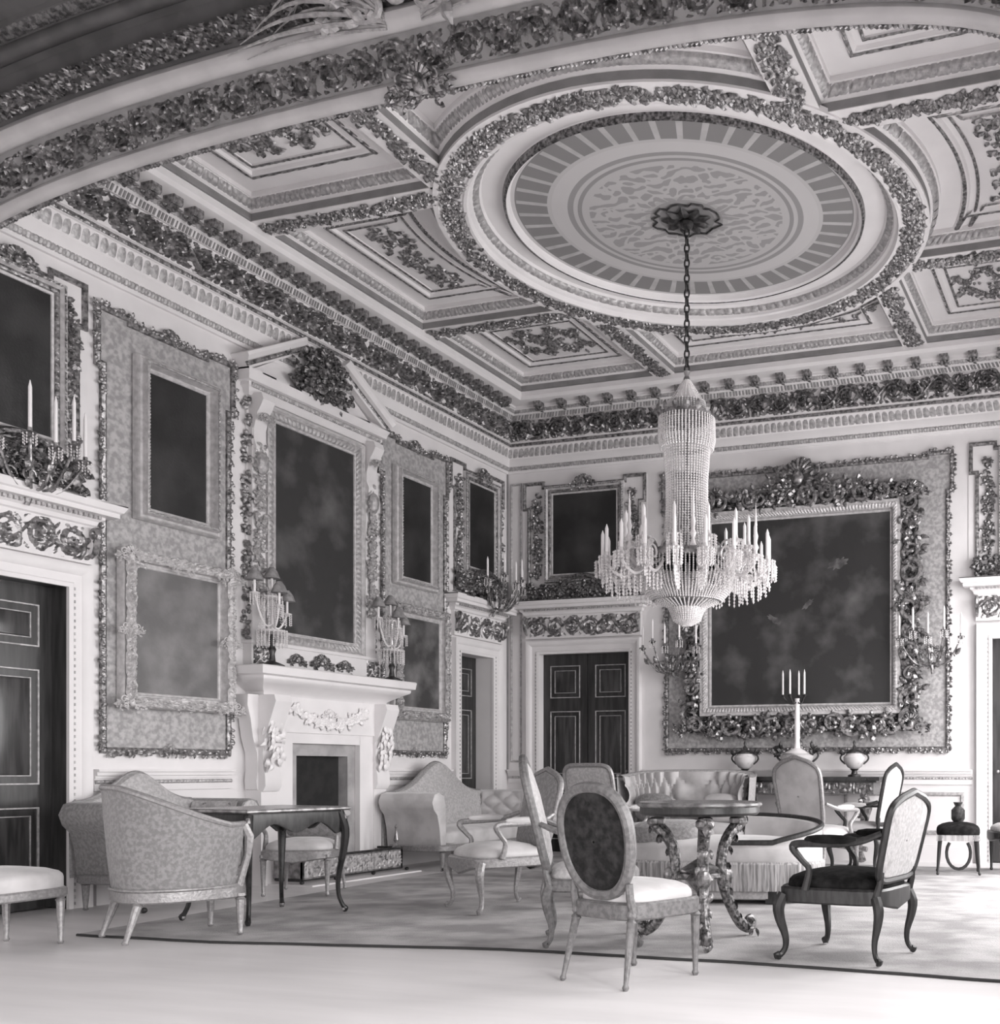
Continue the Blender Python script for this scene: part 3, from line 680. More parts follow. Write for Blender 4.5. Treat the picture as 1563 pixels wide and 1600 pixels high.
def frame_relief(mm, x0, x1, z0, z1, d0, y0, d1, y1, hf, amp, step, sink=.2):
    """carved strip round a rectangle: from offset d0 outside the rectangle (depth y0) to d1 (depth y1)"""
    P = rect(x0, x1, z0, z1); A0, B0 = inset(P, -d0), inset(P, -d1)
    for i in range(4):
        p0, p1, q0, q1 = [np.array([w[0], -y, w[1]]) for w, y in ((A0[i], y0), (A0[(i + 1) % 4], y0), (B0[i], y1), (B0[(i + 1) % 4], y1))]
        if np.cross(p1 - p0, q0 - p0)[1] > 0: p0, p1, q0, q1 = p1, p0, q1, q0
        relief(mm, p0, p1, q0, q1, hf, amp, step, sink, du=i * 3.3)
    return mm
def mould(mm, x0, x1, z0, z1, prof):
    P = rect(x0, x1, z0, z1)
    return mm.loft([[(a, -o_, b) for a, b in inset(P, -d)] for d, o_ in prof])
def scrolls(mm, x0, x1, z0, z1, off, n, r, seed, y=.08):
    rg = np.random.default_rng(abs(int(seed)) + 1); P = np.array(inset(rect(x0, x1, z0, z1), -off)); L = np.linalg.norm(np.roll(P, -1, 0) - P, axis=1); tot = L.sum()
    for q in range(n):
        s_ = (q + .5 * rg.random()) / n * tot; i = 0
        while s_ > L[i]: s_ -= L[i]; i += 1
        c = P[i] + (P[(i + 1) % 4] - P[i]) * s_ / L[i]; rr = r * rg.uniform(.7, 1.25); sg = 1 if q % 2 else -1
        x_, z_ = spiral((c[0], c[1]), rr, rr * .22, rg.uniform(.8, 1.3), rg.uniform(0, 2 * PI), 18, sgn=sg)
        M().tube(np.c_[x_, -y - .03 * rg.random() * np.ones(18), z_], np.linspace(rr * .24, rr * .12, 18), 6).build('c_scroll', 'gilt', mm)
def rim_leaves(mm, x0, x1, z0, z1, o0, o1, n, seed, L=.09, y=.05, curl=.45):
    rg = np.random.default_rng(abs(int(seed)) + 1); PP = []; DD = []
    per = [(x1 - x0), (z1 - z0)] * 2; tot = sum(per)
    for q in range(n):
        s_ = rg.random() * tot; o_ = rg.uniform(o0, o1)
        if s_ < per[0]: p = (x0 + s_, z0 - o_)
        elif s_ < per[0] + per[1]: p = (x1 + o_, z0 + s_ - per[0])
        elif s_ < 2 * per[0] + per[1]: p = (x0 + s_ - per[0] - per[1], z1 + o_)
        else: p = (x0 - o_, z0 + s_ - 2 * per[0] - per[1])
        PP.append((p[0], -y - rg.random() * .03, p[1])); DD.append(rg.normal(0, 1, 3))
    return mm.leaves(PP, DD, np.tile((0, -1., 0), (n, 1)), rg.uniform(.6, 1.3, n) * L, rg.uniform(.25, .45, n) * L, curl)

# ------------------------------------------------------------------ damask wall panels
def panel(loc, rz, x0, x1, z0, z1, label, crest_s=.26, seed=1):
    e = thing('damask_panel', loc, rz, label, 'wall panel', 'damask wall panels in carved borders')
    ear = .05
    P = [(x0, z0), (x1, z0), (x1, z1 - .45), (x1 + ear, z1 - .45), (x1 + ear, z1 + .04), (x1 - .28, z1 + .04), (x1 - .28, z1), (x0 + .28, z1), (x0 + .28, z1 + .04), (x0 - ear, z1 + .04), (x0 - ear, z1 - .45), (x0, z1 - .45)]
    q = M(); q.add([(a, -.012, b) for a, b in P], [list(range(len(P)))]); q.loft([[(a, 0, b) for a, b in P], [(a, -.012, b) for a, b in P]]); q.build('damask_field', 'damask', e, 0)
    q = M(); q.loft([[(a, -o_, b) for a, b in inset(P, d)] for d, o_ in ((-.005, 0), (-.005, .03), (.02, .04), (.04, .03), (.045, .012))]); q.build('border_moulding', 'gilt', e)
    q = M(); rg = np.random.default_rng(abs(int(seed)) + 1)
    A0 = np.array(P); 
    for i in range(len(P)):
        p, r_ = A0[i], A0[(i + 1) % len(P)]; L = np.linalg.norm(r_ - p); n = int(L * 55)
        if n < 2: continue
        s_ = rg.random(n)[:, None]; pp = p + (r_ - p) * s_
        q.leaves(np.c_[pp[:, 0], np.full(n, -.03), pp[:, 1]], np.c_[rg.normal(0, 1, n), rg.normal(0, .2, n), rg.normal(0, 1, n)], np.tile((0, -1., 0), (n, 1)), .045, .017, .4)
    tag(q.build('carved_border', 'gilt', e), kind='stuff')
    xc = (x0 + x1) / 2
    q = M(); crest(q, xc, z1 + .03, crest_s, -.02, seed); q.build('crest', 'gilt', e)
    q = M(); crest(q, xc, z0 + .05, crest_s * .6, -.02, seed + 1); q.build('lower_ornament', 'giltlight', e)
    for xx in (x0 + .08, x1 - .08): crest(M(), xx, z0 - .02, crest_s * .35, -.02, seed + 2).build('lower_ornament', 'giltlight', e)
    return e
panel((.0, 0, 0), LEFT, -5.93, -4.64, 1.24, 4.79, 'tall grey damask panel in carved border left of the fireplace', .20, 11)
panel((.0, 0, 0), LEFT, -2.54, -1.38, 1.28, 4.82, 'tall grey damask panel in carved border right of the fireplace', .20, 12)
panel((0, 0, 0), 0, 2.30, 5.90, 1.33, 4.79, 'wide grey damask panel behind the largest painting on the far wall', .30, 13)

# ------------------------------------------------------------------ paintings
def picture(loc, rz, w, h, fw, label, canvas='canvas', style='plain', seed=1, material='gilt', depth=.07, base='giltpale'):
    """loc = centre of canvas on the wall"""
    e = thing('framed_painting', loc, rz, label, 'painting', 'framed paintings on the walls')
    x, z = w / 2, h / 2
    q = M(); q.bx(-x - .01, x + .01, -.025, -.005, -z - .01, z + .01); q.build('canvas', canvas, e, 0)
    q = M(); mould(q, -x, x, -z, z, ((-.005, .02), (0, .035), (.012, .04), (.02, .03), (fw * .30, .034), (fw * .42, depth * .92), (fw * .60, depth), (fw * .68, depth * .6), (fw * .82, depth * .5), (fw * .9, depth * .62), (fw, depth * .45), (fw, .0))); q.build('frame', base, e)
    q = M(); frame_relief(q, -x, x, -z, z, fw * (.42 if style == 'plain' else .30), depth * .92, fw * (.62 if style == 'plain' else .95), depth * (1 if style == 'plain' else .8), (lambda u, v: scroll(u, v, 2.0)) if style != 'plain' else leafrow, .05 if style != 'plain' else .022, .010, .15); q.build('frame_carving', material, e)
    q = M(); frame_relief(q, -x, x, -z, z, .002, .036, .02, .036, rope, .008, .014, .1); q.build('sight_edge', 'giltpale', e)
    if style == 'rococo':
        for sx in (-1, 0, 1):
            for sz in (-1, 0, 1):
                if sx == 0 and sz == 0: continue
                crest(M(), sx * (x + fw * .6), sz * (z + fw * .6), fw * (1.9 if sx and sz else 1.5), -depth * .75, seed + sx * 3 + sz).build('frame_ornament', material, e)
    return e
P_OUT = .02
pL2 = picture((P_OUT, -5.235, 3.86), LEFT, .61, 1.14, .11, 'dark portrait in plain carved frame on the panel left of the fireplace, upper one', 'canvas', 'plain', 2, 'giltlight', .12)
picture((P_OUT, -5.235, 2.26), LEFT, .86, 1.04, .13, 'pale-toned painting in ornate rococo frame on the panel left of the fireplace, lower one', 'canvas3', 'rococo', 3, 'giltpale', .12)
picture((P_OUT, -1.99, 3.86), LEFT, .56, 1.13, .10, 'dark upright portrait on the panel right of the fireplace, upper one', 'canvas', 'plain', 4, 'giltlight', .10)
picture((P_OUT, -1.90, 2.33), LEFT, .70, 1.02, .15, 'cloudy painting partly hidden by the mantelshelf, lower one right of the fireplace', 'canvas4', 'carved', 5, 'giltlight', .10)
# the large painting
e = thing('framed_painting', (4.07, -.02, 3.03), 0, 'largest dark painting in heavy carved rococo frame on the far wall', 'painting', 'framed paintings on the walls')
x, z = 1.135, 1.13
M().bx(-x - .01, x + .01, -.03, -.005, -z - .01, z + .01).build('canvas', 'canvas2', e, 0)
q = M(); mould(q, -x, x, -z, z, ((-.005, .02), (0, .045), (.02, .05), (.03, .04), (.06, .05), (.10, .10), (.13, .10), (.15, .05), (.15, 0))); q.build('frame', 'giltpale', e)
q = M(); frame_relief(q, -x, x, -z, z, .035, .06, .10, .10, rope, .03, .012, .1); q.build('gadroon_edge', 'giltpale', e)
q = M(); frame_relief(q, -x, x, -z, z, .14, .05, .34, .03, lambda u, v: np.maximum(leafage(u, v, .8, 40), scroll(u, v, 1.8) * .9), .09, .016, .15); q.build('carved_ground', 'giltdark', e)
scrolls(e, -x, x, -z, z, .25, 44, .125, 5, .09)
q = M(); rim_leaves(q, -x, x, -z, z, .13, .38, 800, 6, .095, .07); tag(q.build('acanthus_leaves', 'gilt', e), kind='stuff')
q = M(); crest(q, .02, z + .50, .66, -.08, 7); q.build('top_crest', 'gilt', e)
for sx in (-1, 1):
    for sz in (-1, 1): crest(M(), sx * (x + .26), sz * (z + .24), .36, -.09, 9 + sx + sz).build('corner_ornament', 'gilt', e)
    crest(M(), sx * (x + .28), .1, .34, -.09, 15 + sx).build('side_ornament', 'gilt', e)
crest(M(), 0, -z - .30, .34, -.09, 17).build('lower_ornament', 'gilt', e)
# faint pale strokes of paint
for cx_, cz_, rx, rz_, an in ((.50, .55, .15, .07, .5), (.12, .08, .10, .04, .6), (-.30, -.10, .14, .04, -.5)):
    t_ = np.linspace(0, 2 * PI, 27)[:-1]; k_ = 1 + .35 * np.sin(t_ * 3 + cx_ * 9) * np.sin(t_ * 5) + RNG.normal(0, .12, 26)
    q = M(); q.add([(cx_ + .8 * k * (rx * math.cos(a) * math.cos(an) - rz_ * math.sin(a) * math.sin(an)), -.0312, cz_ + .8 * k * (rx * math.cos(a) * math.sin(an) + rz_ * math.sin(a) * math.cos(an))) for a, k in zip(t_, k_)], [list(range(26))])
    q.build('paint_stroke', 'paint_light', e, 0)

# ------------------------------------------------------------------ overdoor pictures with flower drops
def overdoor(loc, rz, x0, x1, z0, z1, cx0, cx1, cz0, cz1, label, seed, garland=True):
    e = thing('overdoor_painting', loc, rz, label, 'painting', 'portraits set above the doors')
    M().bx(cx0 - .01, cx1 + .01, -.03, -.01, cz0 - .01, cz1 + .01).build('canvas', 'canvas', e, 0)
    M().bx(x0, x1, -.01, 0, z0, z1).build('backing_board', 'plaster', e, 0)
    q = M(); mould(q, cx0, cx1, cz0, cz1, ((-.005, .02), (0, .04), (.015, .045), (.02, .035), (.06, .045), (.08, .075), (.10, .075), (.11, .05), (.115, .0))); q.build('frame', 'giltpale', e)
    q = M(); frame_relief(q, cx0, cx1, cz0, cz1, .022, .04, .06, .05, rope, .010, .014, .1); frame_relief(q, cx0, cx1, cz0, cz1, .078, .075, .108, .06, leafrow, .012, .013, .1); q.build('frame_carving', 'gilt', e)
    xs0, xs1 = x0 + .02, x1 - .02; ear = .07
    P = [(xs0 + ear, z0), (xs1 - ear, z0), (xs1 - ear, z1 - .35), (xs1, z1 - .35), (xs1, z1), (xs1 - .30, z1), (xs1 - .30, z1 - .06), (xs0 + .30, z1 - .06), (xs0 + .30, z1), (xs0, z1), (xs0, z1 - .35), (xs0 + ear, z1 - .35)]
    if cx0 - x0 > .2:
        q = M(); q.loft([[(a, -o_, b) for a, b in inset(P, d)] for d, o_ in ((-.01, 0), (-.01, .03), (.012, .04), (.03, .025), (.035, 0))]); q.build('outer_moulding', 'gilt', e)
        for xa in (x0 + ear + .03, x1 - ear - .03):
            xm = (xa + (cx0 - .115 if xa < cx0 else cx1 + .115)) / 2
            q = M(); drop(q, xm, cz0 - .05, cz1 + .03, .13, -.012, seed + int(xa > cx0)); tag(q.build('flower_drop', 'gilt', e), kind='stuff')
    xc = (cx0 + cx1) / 2
    q = M(); crest(q, xc, cz1 + .15, .30, -.05, seed); q.build('crest', 'gilt', e)
    q = M(); n = 90; rg = np.random.default_rng(seed + 3)
    if garland:
        q.tube([(xc + .34 * math.cos(a), -.10, z0 + .02 + .30 * math.sin(a)) for a in np.linspace(.05 * PI, .95 * PI, 15)], .03, 6)
        px_ = rg.uniform(x0 + .08, x1 - .08, 260)
        q.leaves(np.c_[px_, np.full(260, -.08), z0 + .02 + rg.random(260) * .20], rg.normal(0, 1, (260, 3)), np.tile((0, -1., 0), (260, 1)), .08, .03, .5)
        crest(q, xc, z0 + .03, .26, -.10, seed + 8)
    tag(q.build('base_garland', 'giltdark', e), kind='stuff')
    return e
overdoor((0, 0, 0), LEFT, -7.14, -6.04, 3.26, 4.92, -6.92, -6.36, 3.63, 4.72, 'dark portrait above the door at the left edge, beside a flower drop', 21)
overdoor((0, 0, 0), LEFT, -1.30, -.10, 3.30, 4.90, -.91, -.36, 3.65, 4.70, 'narrow dark portrait above the far left door near the room corner', 22)
overdoor((0, 0, 0), 0, .24, 2.04, 3.30, 4.88, .70, 1.62, 3.66, 4.70, 'dark portrait above the double door in the far wall, left of the chandelier', 23)
overdoor((0, 0, 0), 0, 6.12, 7.94, 3.30, 4.88, 6.58, 7.50, 3.66, 4.70, 'overdoor portrait at the right edge of the far wall, mostly out of view', 24)

# ------------------------------------------------------------------ chimneypiece
CF = -3.57
e = thing('chimneypiece', (0, CF, 0), LEFT, 'tall white marble chimneypiece with scrolled jambs and deep moulded shelf', 'fireplace')
q = M()
def shelf_loop(hw, out, z, br=.0): return [(-hw, 0, z), (-hw, -out, z), (hw, -out, z), (hw, 0, z)]
q.loft([shelf_loop(a, b, z) for a, b, z in ((.86, .20, 1.80), (.87, .21, 1.83), (.92, .25, 1.86), (.98, .31, 1.90), (1.04, .37, 1.93), (1.05, .38, 1.945), (1.05, .38, 1.965), (1.09, .41, 1.98), (1.10, .42, 2.05), (1.09, .41, 2.06))], closed=False, cap1=True)
q.bx(-1.09, 1.09, -.41, 0, 2.05, 2.06); q.build('mantelshelf', 'marble', e)
M().bx(-.86, .86, -.20, 0, 1.46, 1.81).build('frieze_block', 'marble', e)
q = M(); nn = 180; rg = np.random.default_rng(4)
sx = rg.uniform(-1, 1, nn); q.leaves(np.c_[sx * .55, np.full(nn, -.205), 1.72 - .16 * (1 - sx ** 2) + rg.normal(0, .015, nn)], rg.normal(0, 1, (nn, 3)), np.tile((0, -1., 0), (nn, 1)), .07, .025, .4); tag(q.build('carved_festoon', 'marble', e), kind='stuff'); crest(M(), 0, 1.66, .18, -.2, 5).build('carved_shell', 'marble', e)
for s in (-1, 1):
    q = M(); q.bx(s * .475, s * .86, -.18, 0, FZ, 1.48); q.build('jamb', 'marble', e)
    prof = [(0, 1.80), (.34, 1.80), (.36, 1.74), (.33, 1.66), (.30, 1.58), (.235, 1.42), (.21, 1.26), (.215, 1.12), (.235, 1.05), (.24, .95), (.21, .90), (.19, .90), (.19, FZ), (0, FZ)]
    q = M(); q.loft([[(s * w, -o_, z_) for o_, z_ in prof] for w in (.68, .69, .87, .88)], cap0=True, cap1=True); q.build('console_scroll', 'marble', e)
    side = [(0, 1.80), (.16, 1.80), (.165, 1.70), (.13, 1.58), (.10, 1.40), (.05, 1.25), (.045, 1.1), (.06, 1.0), (.05, .92), (.02, .90), (.02, FZ), (0, FZ)]
    q = M(); q.loft([[(s * (.845 + o_), -d, z_) for o_, z_ in side] for d in (.02, .03, .15, .16)], cap0=True, cap1=True); q.build('side_scroll', 'marble', e)
    q = M(); nn = 60; q.leaves(np.c_[s * rg.uniform(.70, .86, nn), -.215 - .1 * rg.random(nn), rg.uniform(1.15, 1.6, nn)], np.tile((0, 0, -1.), (nn, 1)) + rg.normal(0, .4, (nn, 3)), np.tile((0, -.9, -.3), (nn, 1)), .09, .03, .3); tag(q.build('acanthus_carving', 'marble', e), kind='stuff')
M().bx(-.48, .48, -.18, 0, 1.36, 1.47).build('lintel', 'marble', e)
q = M(); q.loft([[(-.475, -o_, FZ), (-.475, -o_, 1.36), (.475, -o_, 1.36), (.475, -o_, FZ)] for o_ in (.12,)] + [[(-.36, -.12, FZ), (-.36, -.12, 1.24), (.36, -.12, 1.24), (.36, -.12, FZ)], [(-.33, .3, FZ), (-.33, .3, 1.22), (.33, .3, 1.22), (.33, .3, FZ)]], closed=False); q.build('marble_slips', 'slip', e)
M().bx(-.34, .34, -.02, .02, FZ, 1.24).build('firebox_back', 'black', e)
struct('trim_8', M().bx(.0, .70, CF - .80, CF + .80, FZ, FZ + .012), 'marble')
# fender
e = thing('fire_fender', (.54, CF - .04, FZ + .012), LEFT, 'low pierced brass fender on the hearth in front of the fireplace', 'fender')
M().bx(-.72, .72, -.012, .012, .045, .235).bx(-.72, -.696, -.012, .32, .045, .235).bx(.696, .72, -.012, .32, .045, .235).build('pierced_guard', 'brass', e)
q = M(); relief(q, (-.70, -.013, .06), (.70, -.013, .06), (-.70, -.013, .22), (.70, -.013, .22), lambda u, v: leafage(u, v, .45, 55), .02, .014, .2); q.build('fretwork', 'giltlight', e)
q = M(); q.tube([(-.72, .3, .245), (-.72, 0, .245), (.72, 0, .245), (.72, .3, .245)], .014, 6); q.tube([(-.72, .3, .04), (-.72, 0, .04), (.72, 0, .04), (.72, .3, .04)], .014, 6); q.build('rail', 'iron', e)
for s in (-.72, -.27, .27, .8): M().ell((s, -.005, .018), (.022, .022, .018), 8, 6).build('ball_foot', 'iron', e)
for s in (-.66, .66):
    q = M(); q.lathe([(.05, .25), (.03, .27), (.015, .30), (.03, .33), (.02, .37), (.012, .45), (.02, .47), (.0, .5)], 10, (s, .02, 0)); q.build('finial', 'brass', e)

# ------------------------------------------------------------------ overmantel
e = thing('overmantel', (0, CF, 0), LEFT, 'tall overmantel painting in white and gilt tabernacle frame with broken pediment', 'painting')
M().bx(-.56, .56, -.035, -.015, 2.43, 4.45).build('canvas', 'canvas2', e, 0)
M().bx(-.88, .88, -.02, 0, 2.07, 4.66).build('backboard', 'plaster', e)
q = M(); mould(q, -.55, .55, 2.44, 4.44, ((-.005, .02), (0, .05), (.015, .055), (.02, .045), (.10, .06), (.115, .08), (.13, .08), (.14, .02))); q.build('inner_frame', 'giltpale', e)
q = M(); frame_relief(q, -.55, .55, 2.44, 4.44, .025, .046, .098, .062, egg, .016, .013, .1); q.build('egg_moulding', 'giltlight', e)
for s in (-1, 1):
    q = M(); q.bx(s * .70, s * .86, -.07, -.01, 2.30, 4.30); q.build('pilaster', 'plaster', e)
    prof = [(.015, 4.62), (.17, 4.62), (.19, 4.56), (.16, 4.50), (.12, 4.44), (.08, 4.30), (.08, 4.20), (.11, 4.12), (.10, 4.06), (.075, 4.02), (.015, 4.02)]
    q = M(); q.loft([[(s * w, -o_, z_) for o_, z_ in prof] for w in (.705, .715, .842, .852)], cap0=True, cap1=True); q.build('console', 'plaster', e)
    q = M(); drop(q, s * .78, 2.75, 4.15, .12, -.075, 31 + s, 170); q.ell((s * .78, -.11, 3.98), (.07, .05, .11), 10, 7); tag(q.build('flower_drop', 'giltlight', e), kind='stuff')
    q = M(); crest(q, s * .78, 4.40, .16, -.15, 41 + s); q.build('console_crest', 'giltlight', e)
    q = M(); nn = 130; q.leaves(np.c_[s * (.875 + rg.random(nn) * .02), -rg.uniform(.01, .04, nn), rg.uniform(2.3, 4.6, nn)], rg.normal(0, 1, (nn, 3)), np.tile((s * .6, -.8, 0), (nn, 1)), .06, .022, .4); tag(q.build('edge_carving', 'gilt', e), kind='stuff')
    # raking cornices of the broken pediment
    a0 = np.array([s * .98, 4.80]); a1 = np.array([s * .24, 5.22]); dv = (a1 - a0) / np.linalg.norm(a1 - a0); nv_ = np.array([-dv[1], dv[0]]); nv_ = nv_ if nv_[1] > 0 else -nv_
    q = M(); q.loft([[tuple([(p + nv_ * b)[0], -o_, (p + nv_ * b)[1]]) for o_, b in ((0, 0), (.12, 0), (.13, .02), (.13, .06), (.17, .07), (.20, .11), (.20, .14), (0, .14))] for p in (a0, a1)], cap0=True, cap1=True); q.build('raking_cornice', 'plaster', e, 20)
    lo_, hi_ = (a0, a1) if a0[0] < a1[0] else (a1, a0)
    q = M(); f3 = lambda p, b: (p[0] + nv_[0] * b, -.132, p[1] + nv_[1] * b); relief(q, f3(lo_, .02), f3(hi_, .02), f3(lo_, .06), f3(hi_, .06), leafrow, .014, .012, .1); q.build('raking_carving', 'gilt', e)
q = M(); q.loft([[(-.88 - d, 0, z), (-.88 - d, -.05 - d, z), (.88 + d, -.05 - d, z), (.88 + d, 0, z)] for d, z in ((0, 4.60), (.02, 4.62), (.03, 4.66), (.05, 4.68), (.05, 4.71), (.08, 4.72), (.09, 4.76), (.11, 4.80), (.11, 4.815))], closed=False); q.bx(-.99, .99, -.16, 0, 4.80, 4.816); q.build('entablature', 'plaster', e)
q = M(); relief(q, (-.9, -.085, 4.665), (.9, -.085, 4.665), (-.9, -.105, 4.71), (.9, -.105, 4.71), egg, .018, .011, .1); q.build('entablature_carving', 'giltlight', e)
M().add([(-.9, -.03, 4.81), (.9, -.03, 4.81), (.26, -.03, 5.22), (-.26, -.03, 5.22)], [(0, 1, 2, 3)]).build('tympanum', 'plaster', e, 0)
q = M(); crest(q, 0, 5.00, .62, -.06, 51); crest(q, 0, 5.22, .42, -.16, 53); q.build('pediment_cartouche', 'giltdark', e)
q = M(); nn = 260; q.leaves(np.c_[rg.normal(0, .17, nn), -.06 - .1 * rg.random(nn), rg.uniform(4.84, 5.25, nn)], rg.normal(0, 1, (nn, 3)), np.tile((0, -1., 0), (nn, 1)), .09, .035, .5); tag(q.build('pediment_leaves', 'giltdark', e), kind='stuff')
M().bx(-.90, .90, -.10, 0, 2.065, 2.28).bx(-.92, .92, -.12, 0, 2.28, 2.31).build('plinth', 'plaster', e)
crest(M(), 0, 2.19, .26, -.10, 61).build('plinth_ornament', 'gilt', e)
for s in (-1, 1):
    crest(M(), s * .34, 2.18, .20, -.10, 62 + s).build('plinth_ornament', 'gilt', e)
    q = M(); relief(q, (s * .78 - .10, -.102, 2.09), (s * .78 + .10, -.102, 2.09), (s * .78 - .10, -.102, 2.27), (s * .78 + .10, -.102, 2.27), lambda u, v: leafage(u, v, .5, 71), .02, .014, .2); q.build('plinth_carving', 'gilt', e)
# ------------------------------------------------------------------ chandelier
def beads(mm, P, s_, sz=1.0):
    P = np.asarray(P, float).reshape(-1, 3); n = len(P); s_ = np.broadcast_to(np.asarray(s_, float), (n,))
    o_ = np.array([(1, 0, 0), (0, 1, 0), (-1, 0, 0), (0, -1, 0), (0, 0, sz), (0, 0, -sz)])
    f = np.array([(0, 1, 4), (1, 2, 4), (2, 3, 4), (3, 0, 4), (1, 0, 5), (2, 1, 5), (3, 2, 5), (0, 3, 5)])
    v = P[:, None] + o_[None] * s_[:, None, None]
    return mm.add(v.reshape(-1, 3), (np.arange(n)[:, None, None] * 6 + f[None]).reshape(-1, 3))
def strings(mm, prof, n, step, s_, sz=1.0, phase=0.0):
    """bead strings following a (r,z) profile, n strings round the axis"""
    p = np.array(prof, float); d = np.r_[0, np.cumsum(np.hypot(np.diff(p[:, 0]), np.diff(p[:, 1])))]
    q = np.arange(0, d[-1], step); r = np.interp(q, d, p[:, 0]); z = np.interp(q, d, p[:, 1]); a = (np.arange(n) + phase) * 2 * PI / n
    P = np.stack([r[None] * np.cos(a)[:, None], r[None] * np.sin(a)[:, None], z[None] + 0 * a[:, None]], -1)
    return beads(mm, P, s_, sz)
CH0 = 2.40
ch = thing('chandelier', (CXR, CYR, CH0), 0, 'great cut-crystal chandelier with candles hanging on a chain from the painted roundel', 'chandelier')
Z = lambda z: z - CH0
lk = M(); lk.tube([(.022 * math.cos(a), 0, .043 * math.sin(a)) for a in np.linspace(0, 2 * PI, 13)[:-1]], .0085, 6, closed=True)
z = 4.70; i = 0; l0 = None
while z < 5.98:
    if l0 is None: l0 = lk.build('chain_link', 'iron', ch); l0.location = (0, 0, Z(z))
    else: inst(l0, 'chain_link', ch, (0, 0, Z(z)), (0, 0, R(90) * (i % 2)))
    z += .068; i += 1
M().tube([(0, 0, Z(4.66)), (0, 0, Z(2.55))], .016, 8).lathe([(.03, Z(4.68)), (.02, Z(4.64)), (.035, Z(4.60)), (.02, Z(4.58))], 10).build('stem', 'brass', ch)
q = M(); q.lathe([(.025, Z(4.61)), (.05, Z(4.56)), (.10, Z(4.47)), (.15, Z(4.41)), (.16, Z(4.40))], 16, lobes=8, lob=.03); q.build('glass_cone', 'crystal', ch)
q = M(); strings(q, [(.165, Z(4.40)), (.175, Z(4.26))], 40, .02, .0085, 1.2); strings(q, [(.03, Z(4.60)), (.16, Z(4.40))], 20, .02, .007); tag(q.build('upper_tier_drops', 'crystal', ch), kind='stuff')
q = M(); q.lathe([(.235, Z(4.25)), (.255, Z(4.265)), (.25, Z(4.29)), (.235, Z(4.28))], 32); 
for a in np.linspace(0, 2 * PI, 17)[:-1]: q.leaves([(.25 * math.cos(a), .25 * math.sin(a), Z(4.27))], [(math.cos(a) * .4, math.sin(a) * .4, 1)], [(math.cos(a), math.sin(a), 0)], [.09], [.03], .5)
q.build('crown_ring', 'brass', ch)
q = M(); strings(q, [(.25, Z(4.25)), (.255, Z(4.06)), (.235, Z(3.98))], 52, .018, .0092, 1.4); tag(q.build('crown_drops', 'crystal', ch), kind='stuff')
q = M(); strings(q, [(.235, Z(4.22)), (.205, Z(4.0)), (.185, Z(3.7)), (.185, Z(3.45)), (.20, Z(3.2)), (.26, Z(3.02))], 46, .0235, .0112, 1.1); tag(q.build('body_strings', 'crystal', ch), kind='stuff')
q = M(); q.lathe([(.41, Z(2.96)), (.445, Z(2.965)), (.45, Z(3.0)), (.43, Z(3.03)), (.41, Z(3.0)), (.41, Z(2.96))], 40)
for a in np.linspace(0, 2 * PI, 25)[:-1]: q.leaves([(.44 * math.cos(a), .44 * math.sin(a), Z(2.98))], [(0, 0, 1)], [(math.cos(a), math.sin(a), 0)], [.10], [.04], .3)
q.build('main_ring', 'brass', ch)
q = M(); strings(q, [(.45, Z(2.96)), (.45, Z(2.84)), (.40, Z(2.72)), (.31, Z(2.62))], 84, .02, .0098, 1.5); strings(q, [(.43, Z(2.98)), (.20, Z(3.12))], 40, .03, .009); tag(q.build('basket_strings', 'crystal', ch), kind='stuff')
q = M(); q.lathe([(.30, Z(2.61)), (.315, Z(2.615)), (.315, Z(2.635)), (.30, Z(2.63))], 32); q.build('lower_ring', 'brass', ch)
q = M(); strings(q, [(.30, Z(2.62)), (.17, Z(2.56)), (.14, Z(2.50)), (.12, Z(2.44)), (.04, Z(2.40))], 40, .018, .009, 1.3); q.lathe([(.13, Z(2.56)), (.115, Z(2.48)), (.08, Z(2.43)), (.03, Z(2.40))], 16); tag(q.build('bottom_bowl', 'crystal', ch), kind='stuff')
cnd = M().lathe([(.016, 0), (.0155, .20), (.011, .215), (.002, .24)], 8).mesh('candle'); cnd.materials.append(MT['candle'])
def glass_arm(r0, r1, zb, zt):
    q = M(); rr = r1 - r0
    pts = [(r0 + rr * f, 0, zb + (-.13 * math.sin(f * PI * .9) + (zt - zb) * f ** 3)) for f in np.linspace(0, 1, 14)]
    q.tube(pts, .014, 6)
    q.lathe([(.012, zt - .03), (.02, zt), (.065, zt + .015), (.06, zt + .022), (.02, zt + .02), (.018, zt + .06), (.014, zt + .06)], 12, (r1, 0, 0))
    strings2 = M(); strings(strings2, [(.066, zt + .01), (.062, zt - .12)], 11, .024, .011, 1.5); q.join(strings2, Matrix.Translation((r1, 0, 0)))
    x_, z_ = spiral((r0 + rr * .55, zb + .02), .10, .03, .8, -PI * .2, 14); q.tube(np.c_[x_, 0 * x_, z_], .009, 5)
    for f in (.15, .35, .55, .75, .9): beads(q, [(r0 + rr * f, 0, zb - .10 - .06 * math.sin(f * PI) - .03 * k) for k in range(5)], .013, 1.5)
    t_ = np.linspace(0, 1, 12); beads(q, np.c_[r0 + rr * t_, 0 * t_, zt + .02 - .16 * np.sin(t_ * PI)], .011)
    beads(q, [(r1, 0, zt - .14 - .028 * k) for k in range(3)], [.013, .016, .012], 1.7)
    return q.mesh('arm')
